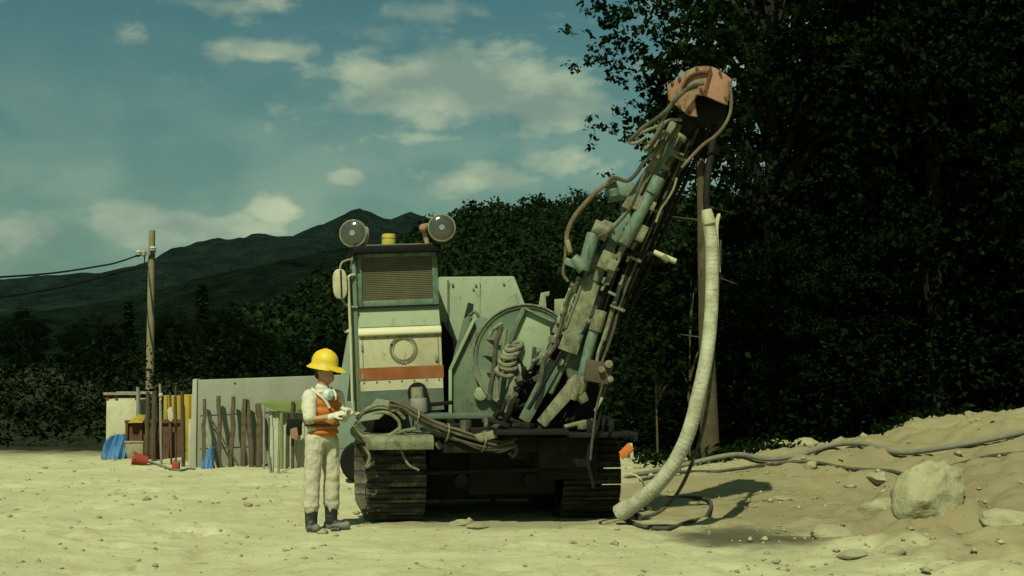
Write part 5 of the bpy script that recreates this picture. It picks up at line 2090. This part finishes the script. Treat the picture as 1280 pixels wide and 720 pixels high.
mb.tube(catmull([c + Vector((-.045, 0, .128)), c + Vector((-.03, 0, .165)), c + Vector((.0, 0, .13))], 4), .007, 6)
mb.build('handle', M_RED, rc)
pts = [gpt(x, y) + Vector((0, 0, .02)) for x, y in ((176, 577), (190, 580), (205, 584), (222, 589), (236, 587), (243, 588))]
mb = MB()
mb.tube(catmull(pts, 6), .018, 8)
o = mb.build('grey_hose', M_CABLE, None, loc=tuple(pts[0]))
tag(o, 'grey hose lying on the dirt from the bucket to the wall end', 'hose')

# utility pole, standing well behind
D_P = 48
a = P(187, 512, D_P); a.z = gh(a.x, D_P) - .1
b = P(190, 288, D_P)
up_ = thing('utility_pole', 'tall timber utility pole with white insulators at the left', 'pole', (a.x, D_P, a.z + .1))
mb = MB()
mb.tube([a.lerp(b, k / 6) for k in range(7)], list(np.linspace(.15, .11, 7)), 12)
mb.build('shaft', mat('pole_timber', (0.20, 0.175, 0.10), .9, .25, 4, .3), up_)
mb = MB()
mb.bar(P(170, 319, D_P - .2), P(193, 316, D_P - .2), .07, .07)
mb.build('cross_arm', M_GREYP, up_)
for (x, y, r) in ((173, 317, .10), (191, 312, .13), (180, 317, .07)):
    c = P(x, y, D_P - .25)
    mb = MB()
    mb.lathe([(.02, -.12), (r * .5, -.10), (r, -.03), (r * .6, 0), (r * .95, .04), (r * .5, .10), (.02, .12)], Matrix.Translation(c), 14)
    mb.build('insulator', M_WHITEP, up_)
mb = MB()
mb.tube(catmull([P(181, 318, D_P - .2), P(181, 330, D_P - .2), P(186, 334, D_P - .15)], 4), .02, 6)
mb.build('stay_wire', M_DARK, up_)
for (q, lab) in ((((173, 319), (150, 327), (128, 332), (60, 342), (-60, 350)), 'upper overhead wire running left from the utility pole'), (((183, 333), (158, 338), (128, 346), (60, 362), (-60, 380)), 'lower overhead wire running left from the utility pole')):
    mb = MB()
    dd = [D_P - .25, D_P - 2, D_P - 4, D_P - 9, D_P - 17]
    pts = [P(x, y, d) for (x, y), d in zip(q, dd)]
    mb.tube(catmull(pts, 6), .028, 6)
    o = mb.build('overhead_wire', M_DARK, None, loc=tuple(pts[0]))
    tag(o, lab, 'wire', 'overhead wires at the left')

# green half-round canopy on thin posts against the wall
D_C = 22.2
ca = thing('canopy', 'green half-round canopy on thin posts against the concrete wall', 'canopy', (P(355, 582, D_C).x, D_C, 0))
mb = MB()
xa, xb = P(327, 505, D_C).x, P(386, 505, D_C).x
zc = P(350, 501, D_C).z
prof = []
for a in np.linspace(0, PI, 12):
    prof.append((-.22 * math.cos(a), -.17 * math.sin(a)))
poly = [Vector((xa + (xb - xa) * i / 14, D_C - .10, zc - .17 * math.sin(PI * min(1, (i + 1.2) / 9.0) / 2) * (1 if i < 12 else .8))) for i in range(15)]
mb.prism([Vector((xb, D_C - .1, zc)), Vector((xa, D_C - .1, zc))] + poly, Vector((0, .45, 0)))
mb.build('canopy_sheet', M_LIMEG, ca, bevel=.006)
for (x, y0, y1, w_, m_) in ((352, 516, 581, 5, M_LIMEG), (366, 502, 578, 4.5, M_WOODPOST), (330, 506, 582, 3, M_GREYP)):
    mb = MB()
    p = P(x, y0, D_C - .14); q = P(x, y1, D_C - .14); q.z = gh(q.x, q.y) - .03
    mb.cyl(q, p, w_ / 2 * MPP(D_C), 10)
    mb.build('post', m_, ca)
board(336, 514, 351, 580, D_C + .05, 'white panel under the left part of the green canopy', M_WHITEP, 'white_hoarding', 'hoarding', 2)
board(354, 516, 384, 580, D_C + .10, 'white panel under the right part of the green canopy, behind the dark box', M_WHITEP, 'white_hoarding', 'hoarding', 3)
c = P(368, 545, D_C - .3)
o = thing('dark_box', 'black square box hanging on the dark post under the canopy', 'box', c)
mb = MB()
mb.box(P(368, 534, D_C - .25), (.22, .12, .24))
mb.build('case', M_BLACK, o, bevel=.01)
mb = MB()
mb.prism([P(*q, D_C - .33) for q in ((363, 536), (371, 534), (373, 545), (369, 550), (362, 546))], Vector((0, .03, 0)))
mb.build('pink_cloth', M_RUSTCOVER, o, bevel=.006)

# tubular barrier frame lying in front of the canopy
fr = thing('barrier_frame', 'low bent tube barrier frame in front of the green canopy', 'barrier', gpt(360, 592))
D_F = CAMH * FPX / (591 - 454)
mb = MB()
mb.tube(catmull([P(335, 564, D_F), P(336, 578, D_F), P(338, 589, D_F), P(342, 592, D_F), P(360, 592, D_F), P(378, 592, D_F), P(383, 588, D_F), P(383, 560, D_F)], 5), .016, 8)
mb.build('tube', M_GREYP, fr)
for (x, y0) in ((340, 533), (348, 563)):
    mb = MB()
    mb.tube([P(x, y0, D_F + .1), P(x, 591, D_F + .1)], .03 if x == 340 else .018, 8)
    mb.build('upright', M_WHITEP if x == 340 else M_GREYP, fr)

# ------------------------------------------------------------------ truck behind the cab
D_T = 19.4
zb = P(430, 405, D_T).z
xl = P(419, 500, D_T).x
tk = thing('small_truck', 'pale green small truck mostly hidden behind the machine cab', 'truck', (xl + 1.1, D_T + .8, 0))
mb = MB()
prof = [(xl + .02, .45), (xl, 1.05), (xl + .16, zb - .12), (xl + .28, zb - .02), (xl + 1.25, zb - .02), (xl + 1.3, .45)]
mb.prism([Vector((x, D_T, z)) for x, z in prof], Vector((0, 1.5, 0)))
tb = mb.build('truck_cab', mat('truck_green', (0.26, 0.36, 0.29), .5, .1, 4, .05, dirt=(0.3, 0.29, 0.2), dirt_amt=.4), tk, bevel=.03)
mb = MB()
mb.prism([Vector((x, D_T - .008, z)) for x, z in ((xl + .16, 1.10), (xl + .24, zb - .20), (xl + 1.12, zb - .20), (xl + 1.12, 1.10))], Vector((0, .01, 0)))
mb.build('door_window', M_WINDOW, tb)
mb = MB()
mb.prism([Vector((x, D_T - .03, z)) for x, z in ((xl + .10, zb - .12), (xl + .30, zb + .03), (xl + 1.28, zb + .03), (xl + 1.30, zb - .10))], Vector((0, 1.56, 0)))
mb.build('roof', M_CREAM, tb, bevel=.03)
mb = MB()
mb.box((xl + 2.1, D_T + .75, .78), (1.6, 1.5, .5))
mb.build('load_bed', MATS['truck_green'], tk, bevel=.02)
for (xw, yw) in ((xl + .36, D_T + .06), (xl + 2.2, D_T + .06), (xl + .36, D_T + 1.38), (xl + 2.2, D_T + 1.38)):
    Mw = Matrix.Translation((xw, yw, .28)) @ Matrix.Rotation(PI / 2, 4, 'X')
    mb = MB()
    mb.lathe([(.16, -.09), (.25, -.10), (.29, -.06), (.29, .06), (.25, .10), (.16, .09)], Mw, 24)
    wh = mb.build('wheel', M_BLACK, tk)
    mb = MB()
    mb.lathe([(.03, -.06), (.15, -.085), (.16, .085), (.03, .07)], Mw, 18)
    mb.build('rim', M_WHITEP, wh)

# ------------------------------------------------------------------ the dirt bank: rocks, lines, odds and ends
def rock_mesh(name, seed, sub=3, rough=.32):
    bm = bmesh.new()
    bmesh.ops.create_icosphere(bm, subdivisions=sub, radius=1)
    rr = random.Random(seed)
    off = Vector((rr.uniform(-50, 50), rr.uniform(-50, 50), rr.uniform(-50, 50)))
    cuts = [(Vector((rr.gauss(0, 1), rr.gauss(0, 1), rr.gauss(0, 1))).normalized(), rr.uniform(.55, .8)) for _ in range(9)]
    for v in bm.verts:
        p = v.co.copy()
        for n, d in cuts:
            e = p.dot(n) - d
            if e > 0:
                p -= n * e * .9
        q = p * (1 + rough * (mnoise.fractal(p * 1.3 + off, 1.0, 2.0, 4)) * .6)
        v.co = q
    me = bpy.data.meshes.new(name)
    bm.to_mesh(me)
    bm.free()
    me.polygons.foreach_set('use_smooth', [True] * len(me.polygons))
    me.set_sharp_from_angle(angle=rad(32))
    me.materials.append(M_ROCK)
    return me


RM = [rock_mesh('rock', 100 + i) for i in range(5)]


def slab_mesh(name, seed):
    bm = bmesh.new()
    bmesh.ops.create_cube(bm, size=1.6)
    bmesh.ops.subdivide_edges(bm, edges=bm.edges[:], cuts=17, use_grid_fill=True)
    off = Vector((seed * 3.7, seed * 1.3, seed * 2.9))
    rr = random.Random(seed)
    cuts = [(Vector((rr.gauss(0, 1), rr.gauss(0, 1), rr.gauss(0, .8))).normalized(), rr.uniform(.62, .82)) for _ in range(12)]
    for v in bm.verts:
        p = v.co.copy()
        q = p.lerp(p.normalized() * .95, .45)
        for n_, d_ in cuts:
            e = q.dot(n_) - d_
            if e > 0:
                q -= n_ * e * .92
        q.x += .16 * p.z
        v.co = q * (1 + .22 * mnoise.fractal(q * 1.1 + off, 1.0, 2.0, 5)) + q.normalized() * .035 * mnoise.fractal(q * 5 + off, 1.0, 2.0, 3)
    me = bpy.data.meshes.new(name)
    bm.to_mesh(me)
    bm.free()
    me.polygons.foreach_set('use_smooth', [True] * len(me.polygons))
    me.set_sharp_from_angle(angle=rad(60))
    me.materials.append(M_ROCK)
    return me


RM += [slab_mesh('rock', 3), slab_mesh('rock', 8)]


def rock(px, py, wpx, hpx, k, lab, d=None, rz=0, deep=1.0, group='rocks on the dirt bank'):
    d = d or CAMH * FPX / (py - 454)
    c = P(px, py, d)
    o = link_mesh('rock', RM[k])
    w_, h_ = wpx * MPP(d) / 1.6, hpx * MPP(d) / 1.5
    o.scale = (w_, w_ * deep, h_)
    o.rotation_euler = (0, 0, rz)
    o.location = (c.x, d, gh(c.x, d) + h_ * .30)
    return tag(o, lab, 'rock', group)


rock(1160, 656, 72, 74, 5, 'largest pale boulder at the right edge of the dirt', 14.5, .5)
rock(905, 672, 0.1, .1, 1, 'x', 13.2) if False else None
rock(1042, 668, 52, 22, 1, 'broad flat pale rock half sunk right of the dark stain', 13.5, .2)
rock(1098, 640, 46, 22, 2, 'pale rock just left of the largest boulder', 14.9, 1.0)
rock(1262, 668, 60, 30, 6, 'low boulder right of the largest boulder', 13.6, .5)
rock(1140, 530, 17, 17, 4, 'small round pale rock on the crest of the bank', 21.2, .5)
rock(1005, 552, 30, 12, 0, 'flat pale rock on the crest beyond the pipe', 21.0, 1.4)
rock(978, 554, 22, 10, 3, 'small rock on the crest left of the flat pale rock', 21.1, .4)
rock(960, 556, 18, 8, 1, 'smallest rock on the crest nearest the bare trunk', 21.2, 2.4)
rock(1013, 570, 16, 13, 2, 'upright wedge of rock below the pipe on the bank face', 18.6, .9)
rock(1095, 574, 44, 14, 4, 'long pale ledge of rock on the bank face at right', 17.8, 1.9, .5)
rock(980, 612, 22, 6, 3, 'thin flat stone in the middle of the bank face', 16.6, .1)
rock(1068, 700, 34, 10, 0, 'flat stone at the bottom edge of the view below the flat pale rock', 12.1, .8)
rock(1118, 702, 26, 14, 2, 'stone at the bottom right among the rubble', 12.3, 2.0)
rock(575, 634, 26, 10, 4, 'pale lump of rock on the ground between the tracks', 14.4, .4, group='lumps between the tracks')
rock(598, 641, 40, 7, 1, 'flat spread of earth in front of the lump between the tracks', 14.2, 1.4, .6, group='lumps between the tracks')


def line(pts, r, name, lab, cat, m_=None, lift=.03, group=None):
    q = []
    for (x, y, d) in pts:
        p = P(x, y, d)
        q.append(Vector((p.x, d, max(p.z if d < 0 else -9, gh(p.x, d) + r + lift))))
    mb = MB()
    mb.tube(catmull(q, 8), r, 10)
    o = mb.build(name, m_ or M_CABLE, None, loc=tuple(q[0]))
    return tag(o, lab, cat, group)


line([(782, 585, 19.6), (830, 574, 20.1), (870, 568, 20.3), (920, 567, 20.2), (960, 568, 19.6), (1000, 562, 19.4), (1040, 550, 19.6), (1080, 548, 19.2), (1120, 543, 18.6), (1160, 534, 18.2), (1240, 530, 17.8), (1330, 520, 17.4)],
     .035, 'ground_pipe', 'grey pipe running along the bank crest from the machine to the right', 'pipe', None, .03, 'lines along the bank')
line([(800, 584, 18.8), (850, 576, 19.2), (900, 572, 19.4), (960, 574, 19.0), (1010, 572, 18.8), (1060, 566, 18.4), (1110, 560, 18.0), (1150, 546, 17.7), (1240, 540, 17.2), (1330, 530, 16.8)],
     .022, 'ground_cable', 'thinner dark cable lying just below the grey pipe on the bank', 'cable', M_RUBBER, .012, 'lines along the bank')
# loop of pale wire by the right track
c = P(787, 594, 16.6)
mb = MB()
mb.tube([c + Vector((.17 * math.cos(a), .05 * math.sin(a), .17 * math.sin(a))) for a in np.linspace(0, 2 * PI, 30)], .008, 6, False)
mb.tube([c + Vector((.16 * math.cos(a) + .01, .04 * math.sin(a) - .02, .165 * math.sin(a) - .005)) for a in np.linspace(0, 2 * PI, 30)], .007, 6, False)
o = mb.build('wire_coil', M_CREAM, None, loc=(c.x, c.y, gh(c.x, c.y)))
o.location.z += gh(c.x, c.y) + .17 - c.z
tag(o, 'loop of pale wire standing on the dirt right of the right track', 'wire coil')
# orange board on a pale stake
c = P(786, 570, 19.8)
g = gh(c.x, 19.8)
mk = thing('marker_stake', 'orange board on a pale stake at the foot of the wood', 'marker', (c.x, 19.8, g))
mb = MB()
mb.bar(P(790, 574, 19.8), P(788, 554, 19.8), .05, .04)
mb.build('stake', M_CREAM, mk, bevel=.004)
mb = MB()
mb.bar(P(775, 571, 19.78), P(789, 557, 19.78), .11, .03)
mb.build('orange_board', mat('orange_paint', (0.5, 0.13, 0.03), .7, .15, 6, .1), mk, bevel=.004)


# loose stones all over the dirt
def stones():
    rng = np.random.default_rng(12)
    V = []; F = []; off = 0
    base = np.array([(1, 0, 0), (-1, 0, 0), (0, 1, 0), (0, -1, 0), (0, 0, 1), (0, 0, -1)], float)
    fac = np.array([(0, 2, 4), (2, 1, 4), (1, 3, 4), (3, 0, 4), (2, 0, 5), (1, 2, 5), (3, 1, 5), (0, 3, 5)])
    n = 2800
    for k in range(n):
        if k < 1700:
            y = rng.uniform(9.5, 24); x = rng.uniform(-.42, .42) * y
            s = rng.exponential(.010) + .006
        else:
            y = rng.uniform(10, 22); x = rng.uniform(1.8, 8.5) + .04 * (y - 12)
            s = rng.exponential(.013) + .006
        s = min(s, .10)
        sc = np.array([1, 1, .6]) * s * rng.uniform(.6, 1.3, 3)
        v = base * sc * rng.uniform(.7, 1.2, (6, 1))
        a = rng.uniform(0, 6.28)
        ca_, sa_ = math.cos(a), math.sin(a)
        v = np.stack([v[:, 0] * ca_ - v[:, 1] * sa_, v[:, 0] * sa_ + v[:, 1] * ca_, v[:, 2]], 1)
        V.append(v + np.array([x, y, s * .2])); F.append(fac + off); off += 6
    V = np.concatenate(V)
    V[:, 2] += np.repeat(ground_h(V[::6, 0], V[::6, 1]), 6)
    o = link_mesh('loose_stones', np_mesh('loose_stones', V, np.concatenate(F), M_PEBBLE))
    o['kind'] = 'stuff'
    tag(o, 'small loose stones scattered over the dusty ground', 'stones')


stones()

# grass and weeds at the crest of the bank
def weeds():
    rng = np.random.default_rng(31)
    n = 900
    y = rng.uniform(20.6, 23.2, n); x = rng.uniform(2.0, 10.5, n)
    keep = vnoise(x * 1.1, y * 1.1, 8) > .02
    x, y = x[keep], y[keep]
    C = np.repeat(np.stack([x, y, ground_h(x, y) + .06], 1), 7, 0) + rng.normal(size=(len(x) * 7, 3)) * np.array([.09, .09, .05])
    v, f = leaf_quads(C, .045, rng, .2, 3.2)
    o = link_mesh('weeds', np_mesh('weeds', v, f, M_LEAF))
    o['kind'] = 'stuff'
    tag(o, 'straggling weeds along the crest of the dirt bank', 'weeds')


weeds()

# ------------------------------------------------------------------ air
def haze():
    me = bpy.data.meshes.new('haze')
    mb = MB()
    mb.box((0, 0, 190), (24000, 24000, 420))
    m = bpy.data.materials.new('air')
    m.use_nodes = True
    nt = m.node_tree
    nt.nodes.clear()
    vol = nt.nodes.new('ShaderNodeVolumePrincipled')
    vol.inputs['Color'].default_value = (0.45, 0.90, 0.92, 1)
    vol.inputs['Density'].default_value = 0.000013
    vol.inputs['Anisotropy'].default_value = 0.2
    out = nt.nodes.new('ShaderNodeOutputMaterial')
    nt.links.new(vol.outputs[0], out.inputs['Volume'])
    o = mb.build('haze', m)
    o['kind'] = 'stuff'
    tag(o, 'thin bluish summer air in front of the far mountains', 'haze')


HAZE = True
if HAZE:
    haze()
